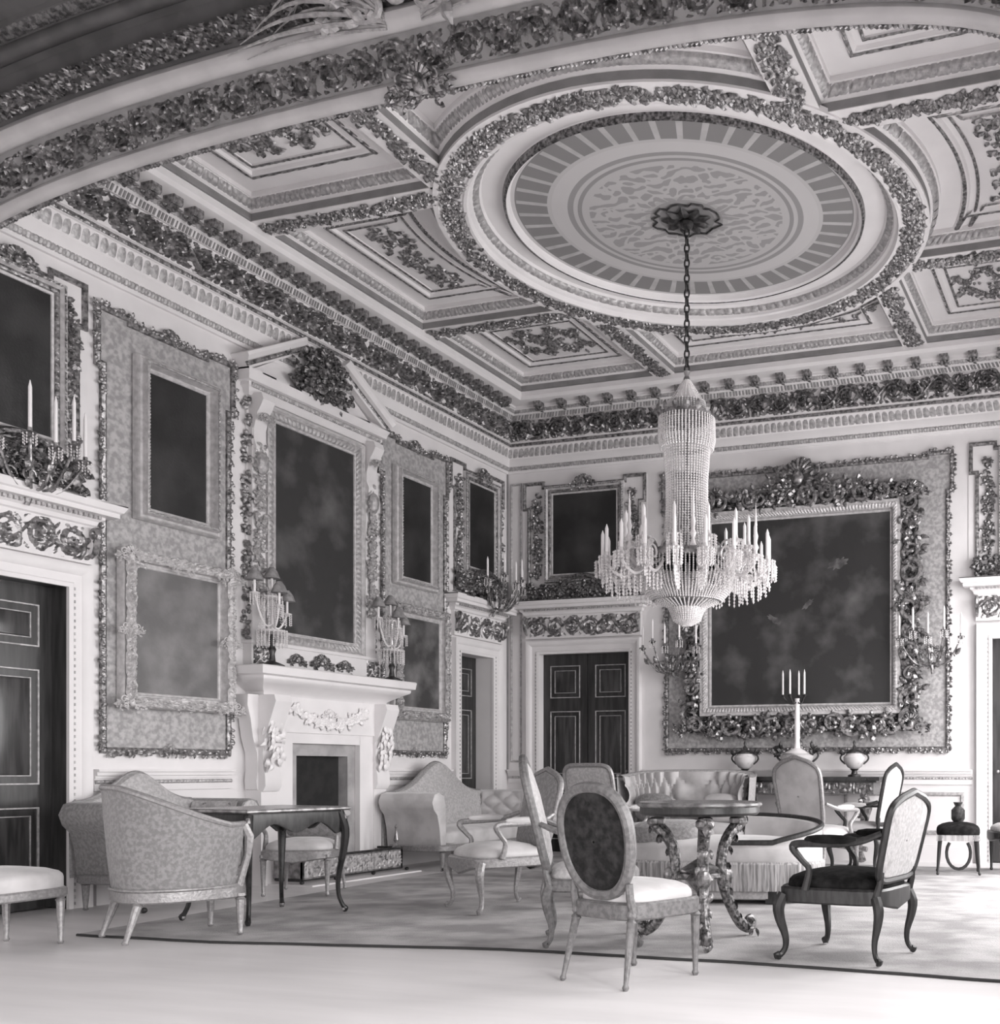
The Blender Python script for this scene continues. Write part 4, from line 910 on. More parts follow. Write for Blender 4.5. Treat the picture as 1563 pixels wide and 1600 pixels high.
for (r0, r1, zb, zt, n, ph) in ((.42, .745, Z(2.92), Z(2.93), 18, .25), (.30, .56, Z(3.02), Z(3.08), 12, 0.4)):
    me = glass_arm(r0, r1, zb, zt); me.materials.append(MT['crystal'])
    for i in range(n):
        a = bpy.data.objects.new('arm', me); COL.objects.link(a); a.parent = ch; a.rotation_euler = (0, 0, 2 * PI * (i + ph) / n)
        c = bpy.data.objects.new('candle', cnd); COL.objects.link(c); c.parent = a; c.location = (r1, 0, zt + .06)
for a_, r_ in ((.3, .62), (2.2, .62), (4.2, .62), (5.2, .60)):
    q = M(); q.lathe([(.03, 0), (.012, .06), (.03, .10), (.012, .14), (.024, .2), (.008, .26), (.014, .30), (.0, .52)], 10, (r_ * math.cos(a_), r_ * math.sin(a_), Z(3.0))); q.build('glass_spire', 'crystal', ch)

# ------------------------------------------------------------------ wall sconces
small_cnd = M().lathe([(.011, 0), (.0105, .17), (.002, .20)], 8).mesh('candle'); small_cnd.materials.append(MT['candle'])
def sconce(loc, rz, label, n=5, s_=1.0, seed=1, ck=1.2):
    e = thing('candle_sconce', loc, rz, label, 'wall sconce', 'gilt candle sconces on the walls')
    q = M(); crest(q, 0, -.02, .26 * s_, -.03, seed); crest(q, 0, -.20, .18 * s_, -.03, seed + 1); q.tube([(0, 0, -.3), (0, -.06, -.2), (0, -.05, 0)], .02, 6); q.build('back_plate', 'gilt', e)
    for i in range(n):
        f = (i / (n - 1) - .5) * 2; dx, dy = f * .42 * s_, -(.20 + .16 * (1 - f * f)) * s_; zt = (.10 + .08 * (i % 2)) * s_
        pts = [(dx * t_, -.05 + (dy + .05) * t_, -.20 * s_ * (1 - t_) - .12 * math.sin(t_ * PI) + zt * t_ ** 2) for t_ in np.linspace(0, 1, 12)]
        q = M(); q.tube(pts, .011, 6); q.lathe([(.01, zt - .02), (.045, zt + .01), (.04, zt + .018), (.016, zt + .015), (.015, zt + .05), (.012, zt + .05)], 10, (dx, dy, 0))
        x_, z_ = spiral((dx * .6, -.12), .06, .015, 1.1, 0, 12); q.tube(np.c_[x_, np.full(12, dy * .6), z_], .008, 5)
        q.leaves([(dx * .5, dy * .5, -.2), (dx * .8, dy * .8, -.1)], [(dx, 0, 1), (dx, 0, .4)], [(0, -1, 0)] * 2, .10, .03, .4)
        a = q.build('arm', 'gilt', e)
        c = bpy.data.objects.new('candle', small_cnd); COL.objects.link(c); c.parent = a; c.location = (dx, dy, zt + .05); c.scale = (1.15, 1.15, ck)
        q = M(); sm = M(); strings(sm, [(.042, zt), (.042, zt - .07)], 7, .022, .0075, 1.5); q.join(sm, Matrix.Translation((dx, dy, 0))); tag(q.build('crystal_drops', 'crystal', a), kind='stuff')
    return e
sconce((.10, -6.60, 3.36), LEFT, 'gilt candle sconce above the nearest door, below its portrait', 5, .80, 3, 1.7)
sconce((.13, -.55, 3.36), LEFT, 'gilt candle sconce above the far left door in the room corner', 5, .95, 5)
sconce((2.47, -.12, 2.52), 0, 'gilt candle sconce left of the largest painting, below the chandelier', 5, .85, 7)
sconce((5.72, -.12, 2.52), 0, 'gilt candle sconce right of the largest painting', 5, .85, 9)

# ------------------------------------------------------------------ mantel candelabra
def mantel_candelabrum(y, label):
    e = thing('table_candelabrum', (.27, y, 2.06), LEFT, label, 'candelabrum', 'crystal candelabra on the mantelshelf')
    M().lathe([(.11, 0), (.11, .015), (.08, .03), (.03, .05), (.022, .12), (.035, .16), (.02, .20), (.03, .24), (.015, .30)], 14).build('base', 'bronze', e)
    M().tube([(0, 0, .28), (0, 0, .70)], .012, 8).lathe([(.06, .30), (.13, .32), (.12, .34), (.05, .345)], 14).lathe([(.04, .62), (.09, .64), (.085, .655), (.03, .66)], 12).build('stem', 'crystal', e)
    q = M(); strings(q, [(.128, .33), (.128, .18)], 22, .02, .0085, 1.5); strings(q, [(.088, .65), (.10, .46)], 16, .02, .008, 1.4); strings(q, [(.03, .70), (.12, .36)], 12, .024, .007); tag(q.build('prism_drops', 'crystal', e), kind='stuff')
    for i, (dx, dy, zt) in enumerate(((-.19, .02, .66), (-.02, -.10, .56), (.12, -.06, .50), (.08, .08, .72))):
        q = M(); q.tube([(dx * t_, dy * t_, .40 + (zt - .40) * t_ ** 2 - .06 * math.sin(t_ * PI)) for t_ in np.linspace(0, 1, 9)], .009, 6); q.lathe([(.01, zt - .02), (.04, zt), (.036, zt + .01), (.012, zt + .01)], 10, (dx, dy, 0))
        sm = M(); strings(sm, [(.038, zt), (.038, zt - .12)], 7, .02, .008, 1.5); q.join(sm, Matrix.Translation((dx, dy, 0))); a = q.build('arm', 'crystal', e)
        c = bpy.data.objects.new('candle', small_cnd); COL.objects.link(c); c.parent = a; c.location = (dx, dy, zt)
        q = M(); q.lathe([(.072, .12), (.068, .135), (.05, .185), (.022, .225)], 14, (dx, dy, zt)); q.build('lamp_shade', 'shade', a)
    return e
mantel_candelabrum(-4.40, 'crystal candelabrum with grey shades on the left of the mantelshelf')
mantel_candelabrum(-2.70, 'crystal candelabrum with grey shades on the right of the mantelshelf')

# ------------------------------------------------------------------ console table and what stands on it
e = thing('console_table', (4.10, -.08, FZ), 0, 'dark-topped giltwood console table below the largest painting', 'table')
CT = 1.0
M().bx(-1.08, 1.08, -.46, 0, CT - .045, CT).bx(-1.04, 1.04, -.43, 0, CT - .065, CT - .045).build('table_top', 'ebony', e)
M().bx(-1.0, 1.0, -.40, -.02, CT - .20, CT - .065).build('apron', 'chairwood', e)
q = M(); relief(q, (-1.0, -.401, CT - .19), (1.0, -.401, CT - .19), (-1.0, -.401, CT - .07), (1.0, -.401, CT - .07), lambda u, v: leafage(u, v, .55, 81), .03, .018, .2); crest(q, 0, CT - .2, .25, -.4, 82); q.build('apron_carving', 'gilt', e)
for sx in (-.88, .88):
    q = M(); q.tube([(sx, -.36, CT - .2), (sx * 1.06, -.42, CT - .36), (sx * .98, -.36, .42), (sx * .92, -.30, .16), (sx * .98, -.36, .03)], [.05, .06, .045, .032, .045], 8); nl = 30
    q.leaves(np.c_[sx + RNG.normal(0, .03, nl), -.40 + RNG.normal(0, .02, nl), RNG.uniform(.5, .8, nl)], RNG.normal(0, 1, (nl, 3)), np.tile((0, -1., 0), (nl, 1)), .07, .025, .4); q.build('leg', 'gilt', e)
M().tube([(-.9, -.3, .16), (-.4, -.2, .2), (0, -.18, .26), (.4, -.2, .2), (.9, -.3, .16)], .03, 8).build('stretcher', 'gilt', e)
def vase(x, label):
    e = thing('lidded_vase', (x, -.30, FZ + CT), 0, label, 'vase', 'porcelain vases on the console table')
    M().lathe([(.075, 0), (.078, .02), (.04, .035), (.03, .07), (.06, .09)], 14).build('foot', 'bronze', e)
    M().lathe([(.03, .085), (.08, .11), (.125, .18), (.13, .23), (.10, .26), (.095, .275)], 18).build('body', 'porcelain', e)
    M().lathe([(.105, .275), (.10, .29), (.06, .315), (.02, .33), (.025, .35), (.012, .37), (.018, .40), (.0, .44)], 14).build('lid', 'bronze', e)
    for s in (-1, 1):
        q = M(); q.tube([(s * (.11 + .06 * math.sin(t_ * PI)), 0, .15 + .14 * t_) for t_ in np.linspace(0, 1, 8)], .011, 6); q.leaves([(s * .12, 0, .26)] * 3, [(s, 0, .5), (s, 0, 1), (s * .5, -.3, 1)], [(0, -1, 0)] * 3, .08, .02, .3); q.build('handle', 'bronze', e)
vase(3.47, 'porcelain vase with bronze mounts at the left end of the console table'); vase(4.83, 'porcelain vase with bronze mounts at the right end of the console table')
e = thing('table_candelabrum', (4.13, -.30, FZ + CT), 0, 'tall six-candle candelabrum on a porcelain urn at the middle of the console', 'candelabrum')
M().lathe([(.09, 0), (.09, .02), (.05, .04), (.04, .08)], 14).build('foot', 'bronze', e)
M().lathe([(.04, .075), (.12, .11), (.19, .19), (.205, .25), (.17, .27), (.16, .28)], 20).build('urn', 'porcelain', e)
q = M()
for s in (-1, 1):
    q.tube([(s * (.18 + .08 * math.sin(t_ * PI)), 0, .17 + .18 * t_) for t_ in np.linspace(0, 1, 8)], .013, 6); q.leaves([(s * .2, -.02, .25 + .02 * k) for k in range(6)], RNG.normal(0, 1, (6, 3)) + np.array([s, 0, .6]), [(0, -1, 0)] * 6, .10, .028, .4)
q.build('handles', 'bronze', e)
M().lathe([(.16, .28), (.10, .31), (.04, .34), (.03, .42), (.035, .60), (.028, .84), (.04, .87), (.025, .90), (.03, .93)], 14).build('column', 'candle', e)
for i in range(6):
    a = 2 * PI * i / 6 + .3; r_ = .17 if i else .02; dx, dy = r_ * math.cos(a), r_ * math.sin(a)
    q = M(); q.tube([(dx * t_, dy * t_, .90 - .06 * math.sin(t_ * PI) + .06 * t_) for t_ in np.linspace(0, 1, 9)], .010, 6); q.lathe([(.01, .94), (.03, .96), (.012, .965), (.012, .98)], 8, (dx, dy, 0)); ar = q.build('arm', 'bronze', e)
    c = bpy.data.objects.new('candle', small_cnd); COL.objects.link(c); c.parent = ar; c.location = (dx, dy, .975); c.scale = (1.1, 1.1, 1.45)
# ------------------------------------------------------------------ carpet
e = thing('carpet', (0, 0, FZ), 0, 'large worn grey carpet with a dark bound edge covering the middle of the floor', 'carpet')
EDGE = [(1.34, -7.20), (2.4, -7.17), (4.3, -6.86), (5.95, -6.86), (7.3, -6.96), (8.0, -7.0), (8.0, -.75), (1.06, -.75), (1.06, -3.9)]
n = len(EDGE)
M().loft([[(x, y, .001) for x, y in EDGE], [(x, y, .0135) for x, y in EDGE]], cap1=True).build('pile', 'carpet', e, 0)
q = M(); pts = []
for i in range(5):
    (xa, ya), (xb, yb) = EDGE[i], EDGE[i + 1]
    for s_ in np.linspace(0, 1, 26)[:-1]:
        x = xa + (xb - xa) * s_; pts.append((x, ya + (yb - ya) * s_ - .004 + .006 * math.sin(x * 9.1) * math.sin(x * 2.3 + 1), .0072))
q.tube(pts, .0095, 6); q.build('bound_edge', 'carpetedge', e)

# ------------------------------------------------------------------ furniture helpers (local: front = -y)
def cab_leg(x, y, h, sx, sy, r=.030, kick=1.0):
    pts = [(x, y, h), (x + sx * .022 * kick, y + sy * .022 * kick, h * .82), (x + sx * .016 * kick, y + sy * .016 * kick, h * .62), (x - sx * .006, y - sy * .006, h * .36), (x - sx * .006, y - sy * .006, h * .18), (x + sx * .014, y + sy * .014, h * .07), (x + sx * .028, y + sy * .028, .025), (x + sx * .02, y + sy * .02, 0)]
    return M().tube(pts, [r * 1.15, r * 1.2, r, r * .7, r * .58, r * .6, r * .8, r * .55], 8, sub=3).clip0()
def taper_leg(x, y, h, sx=0, sy=0, r=.024, splay=0.0):
    f = [1, .93, .90, .86, .84, .5, .08, .04, 0]; rr = [1.25, 1.3, .8, 1.25, 1.0, .85, .55, .8, .5]
    return M().tube([(x + sx * splay * (1 - q), y + sy * splay * (1 - q), h * q) for q in f], [r * k for k in rr], 10).clip0()
def foot_ring(wf, wb, d, n=40, p=4.0, bow=.0):
    t_ = np.arange(n) * 2 * PI / n; c, s = np.cos(t_), np.sin(t_)
    y = np.sign(s) * np.abs(s) ** (2 / p) * d / 2; x = np.sign(c) * np.abs(c) ** (2 / p)
    f = (y + d / 2) / d; x = x * (wf * (1 - f) + wb * f) / 2
    y = y - bow * (1 - (2 * x / wf) ** 2) * (1 - f)
    return x, y
def cushion(mm, wf, wb, d, z0, z1, puff=.05, p=4.0, bow=.02, cy=0.0, n=40):
    L = []
    for k, z in ((.97, z0), (1.0, z0 + .019), (1.0, z1 - .03), (.985, z1 - .012), (.93, z1 + puff * .15), (.75, z1 + puff * .6), (.45, z1 + puff * .92), (.02, z1 + puff)):
        x, y = foot_ring(wf, wb, d, n, p, bow); L.append(np.c_[x * k, y * k + cy, np.full(n, z)])
    return mm.loft(L, cap0=True)
def rail_loop(mm, wf, wb, d, z0, z1, out=.012, p=5.0, bow=.03, cy=0.0, dip=.0, n=48):
    x, y = foot_ring(wf, wb, d, n, p, bow); xo, yo = x * (1 + out * 2 / wf), y * (1 + out * 2 / d)
    ph = np.abs(x) / (wf / 2); low = z0 - dip * np.clip(1 - ph * 1.4, 0, 1)
    return mm.loft([np.c_[x * .9, y * .9 + cy, np.full(n, z1)], np.c_[x, y + cy, np.full(n, z1)], np.c_[xo, yo + cy, np.full(n, z1 - .012)], np.c_[xo, yo + cy, low + .01], np.c_[x, y + cy, low], np.c_[x * .9, y * .9 + cy, low]])
def outline(style, w, h, n=44):
    t_ = np.arange(n) * 2 * PI / n
    if style == 'oval':
        x = w / 2 * np.sign(np.cos(t_)) * np.abs(np.cos(t_)) ** .85; z = h / 2 + h / 2 * np.sign(np.sin(t_)) * np.abs(np.sin(t_)) ** .9
        x = x * (.86 + .18 * z / h)
    else:
        c, s = np.cos(t_), np.sin(t_); p = 2 / 6.0
        x = w / 2 * np.sign(c) * np.abs(c) ** p; z = h / 2 + h / 2 * np.sign(s) * np.abs(s) ** p
        if style == 'serp': z = z + (z > h * .6) * h * .13 * np.cos(np.clip(2 * x / w, -1, 1) * PI) * .5 + (z > h * .6) * h * .03; x = x * (.90 + .12 * z / h)
        if style == 'square': x = x * (.94 + .06 * z / h)
    return np.c_[x, z]
def tilt(mm, y, z, ang):
    return mm.xf(Matrix.Translation((0, y, z)) @ Matrix.Rotation(-ang, 4, 'X'))
def backrest(w, h, style, th, y, z, ang, frame_r, up_m, fr_m, root, back_m=None):
    O = outline(style, w, h); c = O.mean(0); sc_ = lambda k: c + (O - c) * k
    pad = M(); pad.loft([np.c_[sc_(k)[:, 0], np.full(len(O), yy), sc_(k)[:, 1]] for k, yy in ((.02, -th * 1.0), (.5, -th * .92), (.8, -th * .7), (.93, -th * .35), (.95, 0))]); tilt(pad, y, z, ang); pad.build('backrest', up_m, root)
    rear = M(); rear.loft([np.c_[sc_(k)[:, 0], np.full(len(O), yy), sc_(k)[:, 1]] for k, yy in ((.95, 0), (.9, .012), (.5, .018), (.02, .02))]); tilt(rear, y, z, ang); rear.build('back_lining', back_m or up_m, root)
    fr = M(); fr.tube(np.c_[O[:, 0], np.zeros(len(O)), O[:, 1]], frame_r, 8, closed=True); tilt(fr, y, z, ang); fr.build('back_frame', fr_m, root)
def arms(root, w, yb, yf, za, zs, fr_m, pad_m, r=.020, spread=.03):
    for s in (-1, 1):
        x = s * (w / 2)
        q = M(); q.tube([(x * .93, yb, za + .06), (x + s * spread * .7, yb - .10, za + .02), (x + s * spread, (yb + yf) / 2, za), (x + s * spread, yf + .04, za - .005), (x + s * spread, yf, za - .03), (x + s * spread * .4, yf + .05, za - .10), (x, yf + .085, (za + zs) / 2 - .02), (x, yf + .06, zs)], [r * .8, r, r, r * 1.1, r * 1.2, r * .9, r * .95, r * 1.15], 8, sub=4); a = q.build('arm', fr_m, root)
        if pad_m:
            q = M(); q.ell((x + s * spread * .9, (yb + yf) / 2 - .02, za + .022), (.032, (yb - yf) * .33, .028), 10, 7, .8); q.build('arm_pad', pad_m, a)
def chair(name, loc, rot, label, cat, group, w=.62, d=.56, sh=.42, bh=.62, style='serp', leg='cab', arm=True, fr='chairgilt', seat='brocade', back='brocade', rear=None, za=.66, ang=R(12), puff=.06, bw=None, fr_r=.022, gap=.06, dip=.03, rail_h=.09):
    e = thing(name, (loc[0], loc[1], FZ + (loc[2] if len(loc) > 2 else 0)), R(rot), label, cat, group)
    wb = w * .86
    q = M(); cushion(q, w * .96, wb * .96, d * .96, sh - .03, sh + .035, puff); q.build('seat', seat, e)
    q = M(); rail_loop(q, w, wb, d, sh - rail_h, sh - .01, dip=dip); q.build('seat_rail', fr, e)
    lh = sh - rail_h * .55
    for s in (-1, 1):
        if leg == 'cab':
            cab_leg(s * (w / 2 - .035), -d / 2 + .03, lh, s, -1).build('leg', fr, e)
            cab_leg(s * (wb / 2 - .03), d / 2 - .03, lh, s * .5, 1, .026).build('leg', fr, e)
        else:
            taper_leg(s * (w / 2 - .035), -d / 2 + .035, lh).build('leg', fr, e)
            taper_leg(s * (wb / 2 - .03), d / 2 - .03, lh, s * .4, 1, .022, .08).build('leg', fr, e)
    bw = bw or wb * 1.02
    backrest(bw, bh, style, .05, d / 2 - .015, sh + gap, ang, fr_r, back, fr, e, rear)
    for s in (-1, 1):
        x0 = s * bw * .40; q = M(); q.tube([(x0 * 1.02, d / 2 - .03, sh - .06), (x0, d / 2 - .01 + math.tan(ang) * gap * .5, sh + gap * .6), (x0 * .98, d / 2 - .015 + math.sin(ang) * bh * .12, sh + gap + bh * .12)], [.024, .020, .020], 8); q.build('back_support', fr, e)
    if arm: arms(e, w, d / 2 - .02 + math.sin(ang) * .2, -d / 2 + .12, za, sh - .02, fr, seat)
    return e

# ------------------------------------------------------------------ chairs
G_ARM = 'carved open armchairs in the salon'
chair('open_armchair', (6.33, -6.50, .019), -100, 'open armchair with its shaded seat painted as dark velvet and a pale rear, beside the round table', 'armchair', G_ARM, .64, .60, .42, .46, 'serp', 'cab', True, 'darkwood', 'velvet', 'velvet', 'brocade', .66, R(13), .05, .60, .022, .03, .04, .10)  # near-black upholstery paints in the shade on seat and inner back
chair('side_chair', (5.40, -7.36, 0), 161, 'oval-backed side chair with dark back panel, standing off the carpet edge', 'chair', 'salon side chairs', .52, .50, .43, .55, 'oval', 'taper', False, 'chairwood', 'satin', 'satin', 'velvet2', .66, R(9), .05, .50, .030, .02, .0, .10)
chair('open_armchair', (4.68, -6.47, .019), 118, 'high-backed giltwood armchair seen side-on between oval-backed chair and round table', 'armchair', G_ARM, .60, .56, .42, .64, 'serp', 'cab', True, 'chairwood', 'brocade', 'brocade', 'satin', .68, R(13), .05, .56, .026, .03, .03, .09)
chair('open_armchair', (3.24, -5.27, .019), -33, 'low giltwood armchair with pale seat standing alone before the right sofa', 'armchair', G_ARM, .62, .58, .42, .58, 'serp', 'cab', True, 'chairgilt', 'satin', 'brocade2', 'brocade2', .66, R(13), .06, .58, .022, .03, .05, .09)
e = thing('upholstered_stool', (1.34, -7.74, FZ), R(94), 'pale upholstered stool with turned legs in front of the nearest door', 'stool')
q = M(); cushion(q, .62, .62, .52, .34, .45, .045, 4.5, .02); q.build('seat', 'satin', e)
q = M(); rail_loop(q, .62, .62, .52, .30, .36, p=5, bow=.02); q.build('seat_rail', 'chairgilt', e)
for s in (-1, 1):
    for t_ in (-1, 1): taper_leg(s * .26, t_ * .21, .32, 0, 0, .024).build('leg', 'chairgilt', e)
chair('open_armchair', (1.10, -4.92, .019), 25, 'low pale armchair glimpsed beneath the dark writing table', 'armchair', G_ARM, .58, .54, .40, .26, 'square', 'taper', True, 'chairgilt', 'satin', 'brocade2', None, .66, R(12), .05)
chair('open_armchair', (3.02, -2.94, .019), 172, 'grey-backed armchair seen from behind, in front of the double door', 'armchair', G_ARM, .64, .58, .44, .62, 'square', 'taper', True, 'chairgilt', 'brocade', 'brocade', 'brocade', .68, R(12), .05)
chair('open_armchair', (4.98, -2.35, .019), 162, 'white upholstered armchair seen from behind, left of the dark armchair', 'armchair', G_ARM, .62, .58, .44, .64, 'serp', 'taper', True, 'chairgilt', 'satin', 'satin', 'satin', .68, R(12), .05)
chair('open_armchair', (5.22, -1.55, .019), -100, 'small pale armchair turned sideways behind the dark armchair', 'armchair', G_ARM, .56, .54, .44, .58, 'serp', 'cab', True, 'darkwood', 'satin', 'satin', 'satin', .68, R(12), .05)
chair('side_chair', (6.78, -1.15, .019), -70, 'pale-seated side chair by the right-hand door, at the picture edge', 'chair', 'salon side chairs', .52, .50, .44, .52, 'square', 'taper', False, 'darkwood', 'brocade', 'velvet', 'velvet', .66, R(9), .05)
# lyre-ended stool
e = thing('lyre_stool', (6.22, -1.50, FZ + .019), R(10), 'small dark fringed stool with lyre-shaped end near the right-hand door', 'stool')
q = M(); cushion(q, .44, .44, .40, .40, .48, .05, 4, 0); q.build('seat', 'velvet', e)
q = M()
for s in np.linspace(-.22, .22, 40): q.box((s, -.205, .375), (.007, .01, .06))
tag(q.build('fringe', 'fringe', e), kind='stuff')
for s in (-1, 1):
    for t_ in (-1, 1): taper_leg(s * .18, t_ * .16, .40, s, t_, .02, .03).build('leg', 'darkwood', e)
M().tube([(.12 * math.sin(a) , -.17, .22 - .16 * math.cos(a)) for a in np.linspace(-2.3, 2.3, 15)], .016, 6).build('lyre', 'darkwood', e)
M().lathe([(.05, 0), (.07, .03), (.07, .12), (.03, .16), (.05, .20)], 12, (.0, .02, .53)).build('jar_finial', 'bronze', e)

# ------------------------------------------------------------------ tub armchair
e = thing('tub_armchair', (2.02, -7.08, FZ + .019), R(154), 'gilt tub armchair in grey brocade seen from behind, front left', 'armchair')
def tub_shell(root, a=.34, b=.34, hb=.94, ha=.70, zb=.31, out_m='brocade', in_m='brocade', fr='chairgilt', th=.055):
    t_ = np.linspace(-.30 * PI, 1.30 * PI, 41)        # opens to -y
    hgt = ha + (hb - ha) * np.clip((np.sin(t_) + .55) / 1.5, 0, 1) ** 1.2
    ex = lambda k, fl: (np.sign(np.cos(t_)) * np.abs(np.cos(t_)) ** .8 * a * k * fl, np.where(np.sin(t_) > 0, np.sin(t_) * b, np.sin(t_) * b * 1.05) * k * fl)
    def lp(k, z, fl=1.0): x, y = ex(k, fl); return np.c_[x, y, z + 0 * t_]
    o_ = M(); o_.loft([lp(1, zb), lp(1.04, zb + .2, 1.02), lp(1.05, zb + (hgt - zb) * .6, 1.05), lp(1.05, hgt, 1.10)], closed=False); o_.build('outer_back', out_m, root)
    i_ = M(); k2 = 1 - th / a; i_.loft([lp(1.05, hgt, 1.10), lp(1.0, hgt + .015, 1.09), lp(k2 + .03, hgt - .01, 1.09), lp(k2, zb + (hgt - zb) * .6, 1.04), lp(k2, zb + .1)], closed=False); i_.build('inner_back', in_m, root)
    f = M(); f.tube(lp(1.03, hgt + .012, 1.10), .020, 8)
    for s in (0, -1):
        tp_ = lp(1.03, hgt, 1.10)[s]; bt = lp(1.0, 0 * t_ + zb)[s]
        f.tube([tp_ + (0, 0, .01), tp_ * (1, 1, .9) + np.array([0, -.035, .0]), (tp_ + bt) / 2 + np.array([0, -.05, 0]), bt + np.array([0, -.02, 0])], [.026, .03, .022, .026], 8)
    f.build('carved_rail', fr, root)
    M().tube(lp(1.035, zb + .012 + 0 * t_), .009, 6).build('braid_trim', 'chairgilt', root)
tub_shell(e, out_m='brocade2')
q = M(); rail_loop(q, .70, .62, .66, .24, .32, p=3.0, bow=.03); q.build('seat_rail', 'chairgilt', e)
q = M(); cushion(q, .62, .56, .60, .31, .42, .04, 3.2, .03); q.build('seat', 'brocade', e)
for s in (-1, 1):
    taper_leg(s * .27, -.30, .27, 0, 0, .026).build('leg', 'chairgilt', e); taper_leg(s * .22, .26, .27, s * .3, 1, .026, .09).build('leg', 'chairgilt', e)

# ------------------------------------------------------------------ sofas
def sofa(loc, rot, label, w=1.85, d=.72, hump=1.14, up='brocade', tuft='satin', back='brocade2', seat_z=.42):
    e = thing('camelback_sofa', (loc[0], loc[1], FZ + (loc[2] if len(loc) > 2 else 0)), R(rot), label, 'sofa', 'camel-backed sofas beside the fireplace')
    xs = np.linspace(-w / 2, w / 2, 49); top = .86 + (hump - .92) * np.exp(-(xs / (w * .20)) ** 2) + .06 * np.cos(xs / w * 2 * PI) ; yb = d / 2
    L = []
    for yy, dz in ((0.0, -.0), (.015, .02), (.07, .03), (.11, .0), (.12, -.05)):
        L.append([(x, yb - .06 + yy, t_ + dz) for x, t_ in zip(xs, top)])
    q = M(); bot_f = [(x, yb - .10, .36) for x in xs]; mid_f = [(x, yb - .11, .36 + (t_ - .36) * .5) for x, t_ in zip(xs, top)]; bot_r = [(x, yb + .05, .25) for x in xs]
    q.loft([bot_f, mid_f] + L + [bot_r], closed=False); q.build('backrest', back, e)
    q = M(); q.tube([(x, yb + .01, t_ + .03) for x, t_ in zip(xs, top)], .016, 8); q.build('top_rail', 'chairgilt', e)
    for s in (-1, 1):
        x0 = s * (w / 2 - .02)
        q = M(); P = [(s * .0, .25), (s * .02, .45), (s * .06, .60), (s * .12, .66), (s * .15, .74), (s * .11, .82), (s * .03, .84), (s * -.05, .80), (s * -.08, .70), (s * -.09, .45), (s * -.09, .25)]
        q.loft([[(x0 + a, y_, z_) for a, z_ in P] for y_ in np.linspace(-d / 2 + .05, yb, 5)], cap0=True, cap1=True); a = q.build('arm', up, e, 50)
        q = M(); q.lathe([(.001, -.012), (.06, -.012), (.09, 0)], 14); q.xf(Matrix.Translation((x0 + s * .04, -d / 2 + .05, .735)) @ Matrix.Rotation(R(-90), 4, 'X')); q.build('arm_rosette', tuft, a)
        q = M(); yy = np.linspace(-d / 2 + .08, yb - .1, 26)[:, None]; zz = np.linspace(.48, .82, 22)[None]
        u = (yy + 3) / .13; v = (zz + 3) / .10; tf = np.abs(np.sin(PI * (u + v) / 2)) ** .5 * np.abs(np.sin(PI * (u - v) / 2)) ** .5
        q.grid(np.stack([x0 - s * (.085 + .035 * tf - .05 * np.clip((zz - .7) / .12, 0, 1)) + 0 * yy, yy + 0 * zz, zz + 0 * yy], -1)); q.build('tufting', tuft, a)
    q = M(); cushion(q, w - .16, w - .16, d - .06, seat_z - .14, seat_z, .05, 8, .02, -.03); q.build('seat', tuft, e)
    q = M(); rail_loop(q, w + .02, w + .02, d + .02, .21, .28, p=9, bow=.02); q.build('seat_rail', 'chairgilt', e)
    for s in (-1, 1):
        for y_ in (-d / 2 + .06, d / 2 - .04):
            q = taper_leg(s * (w / 2 - .06), y_, .23, 0, 0, .028); q.build('leg', 'chairgilt', e)
        q = M(); q.ell((s * (w / 2 - .06), -d / 2 + .04, .022), (.025, .022, .022), 8, 6); q.build('caster', 'iron', e)
    return e
sofa((.62, -1.90, .0), 90, 'pale camel-backed sofa with tufted scroll arms between fireplace and far left door', 1.75, up='satin', back='brocade')
sofa((.50, -5.74, 0), 90, 'grey camel-backed small sofa half hidden behind the tub armchair', 1.08, .66, 1.03, 'brocade2', 'brocade', 'brocade')
# tufted settee below the console
e = thing('tufted_settee', (2.98, -.98, FZ + .019), 0, 'white buttoned settee with rounded ends against the far wall, beyond the round table', 'sofa')
q = M(); nu_, nv_ = 110, 26
a = np.linspace(-.04 * PI, 1.04 * PI, nu_)[:, None]; b = np.linspace(0, 1, nv_)[None]
sx_ = np.sign(np.cos(a)) * np.abs(np.cos(a)) ** .55; sy_ = np.clip(np.sin(a), -.2, 1) ** 1
u = a * 9; v = b * 3.2; tf = np.abs(np.sin(PI * (u / 1.0 + v) / 2)) ** .5 * np.abs(np.sin(PI * (u / 1.0 - v) / 2)) ** .5
rr = .06 * tf + .05 * np.sin(b * PI)
q.grid(np.stack([sx_ * (.78 - rr) + 0 * b, np.sign(sy_) * np.abs(sy_) ** .6 * (.34 - rr) + 0 * b, .42 + .62 * b - .06 * (1 - np.abs(np.sin(a))) * b], -1)); q.build('buttoned_back', 'satin', e)
aa = a[:, 0]; q = M(); lp = lambda k, z: np.c_[np.sign(np.cos(aa)) * np.abs(np.cos(aa)) ** .55 * .80 * k, np.sign(sy_[:, 0]) * np.abs(sy_[:, 0]) ** .6 * .36 * k, z - .06 * (1 - np.abs(np.sin(aa))) * (z > .5)]
q.loft([lp(1, .12 + 0 * aa), lp(1.0, .5 + 0 * aa), lp(1.04, 1.03 + 0 * aa), lp(1.0, 1.06 + 0 * aa), lp(.95, 1.04 + 0 * aa)], closed=False); q.build('outer_back', 'brocade', e)
q = M(); q.tube(lp(1.03, 1.05 + 0 * aa), .016, 6); q.build('top_rail', 'chairgilt', e)
q = M(); cushion(q, 1.5, 1.5, .66, .26, .42, .05, 6, .04, -.06); q.build('seat', 'satin', e)
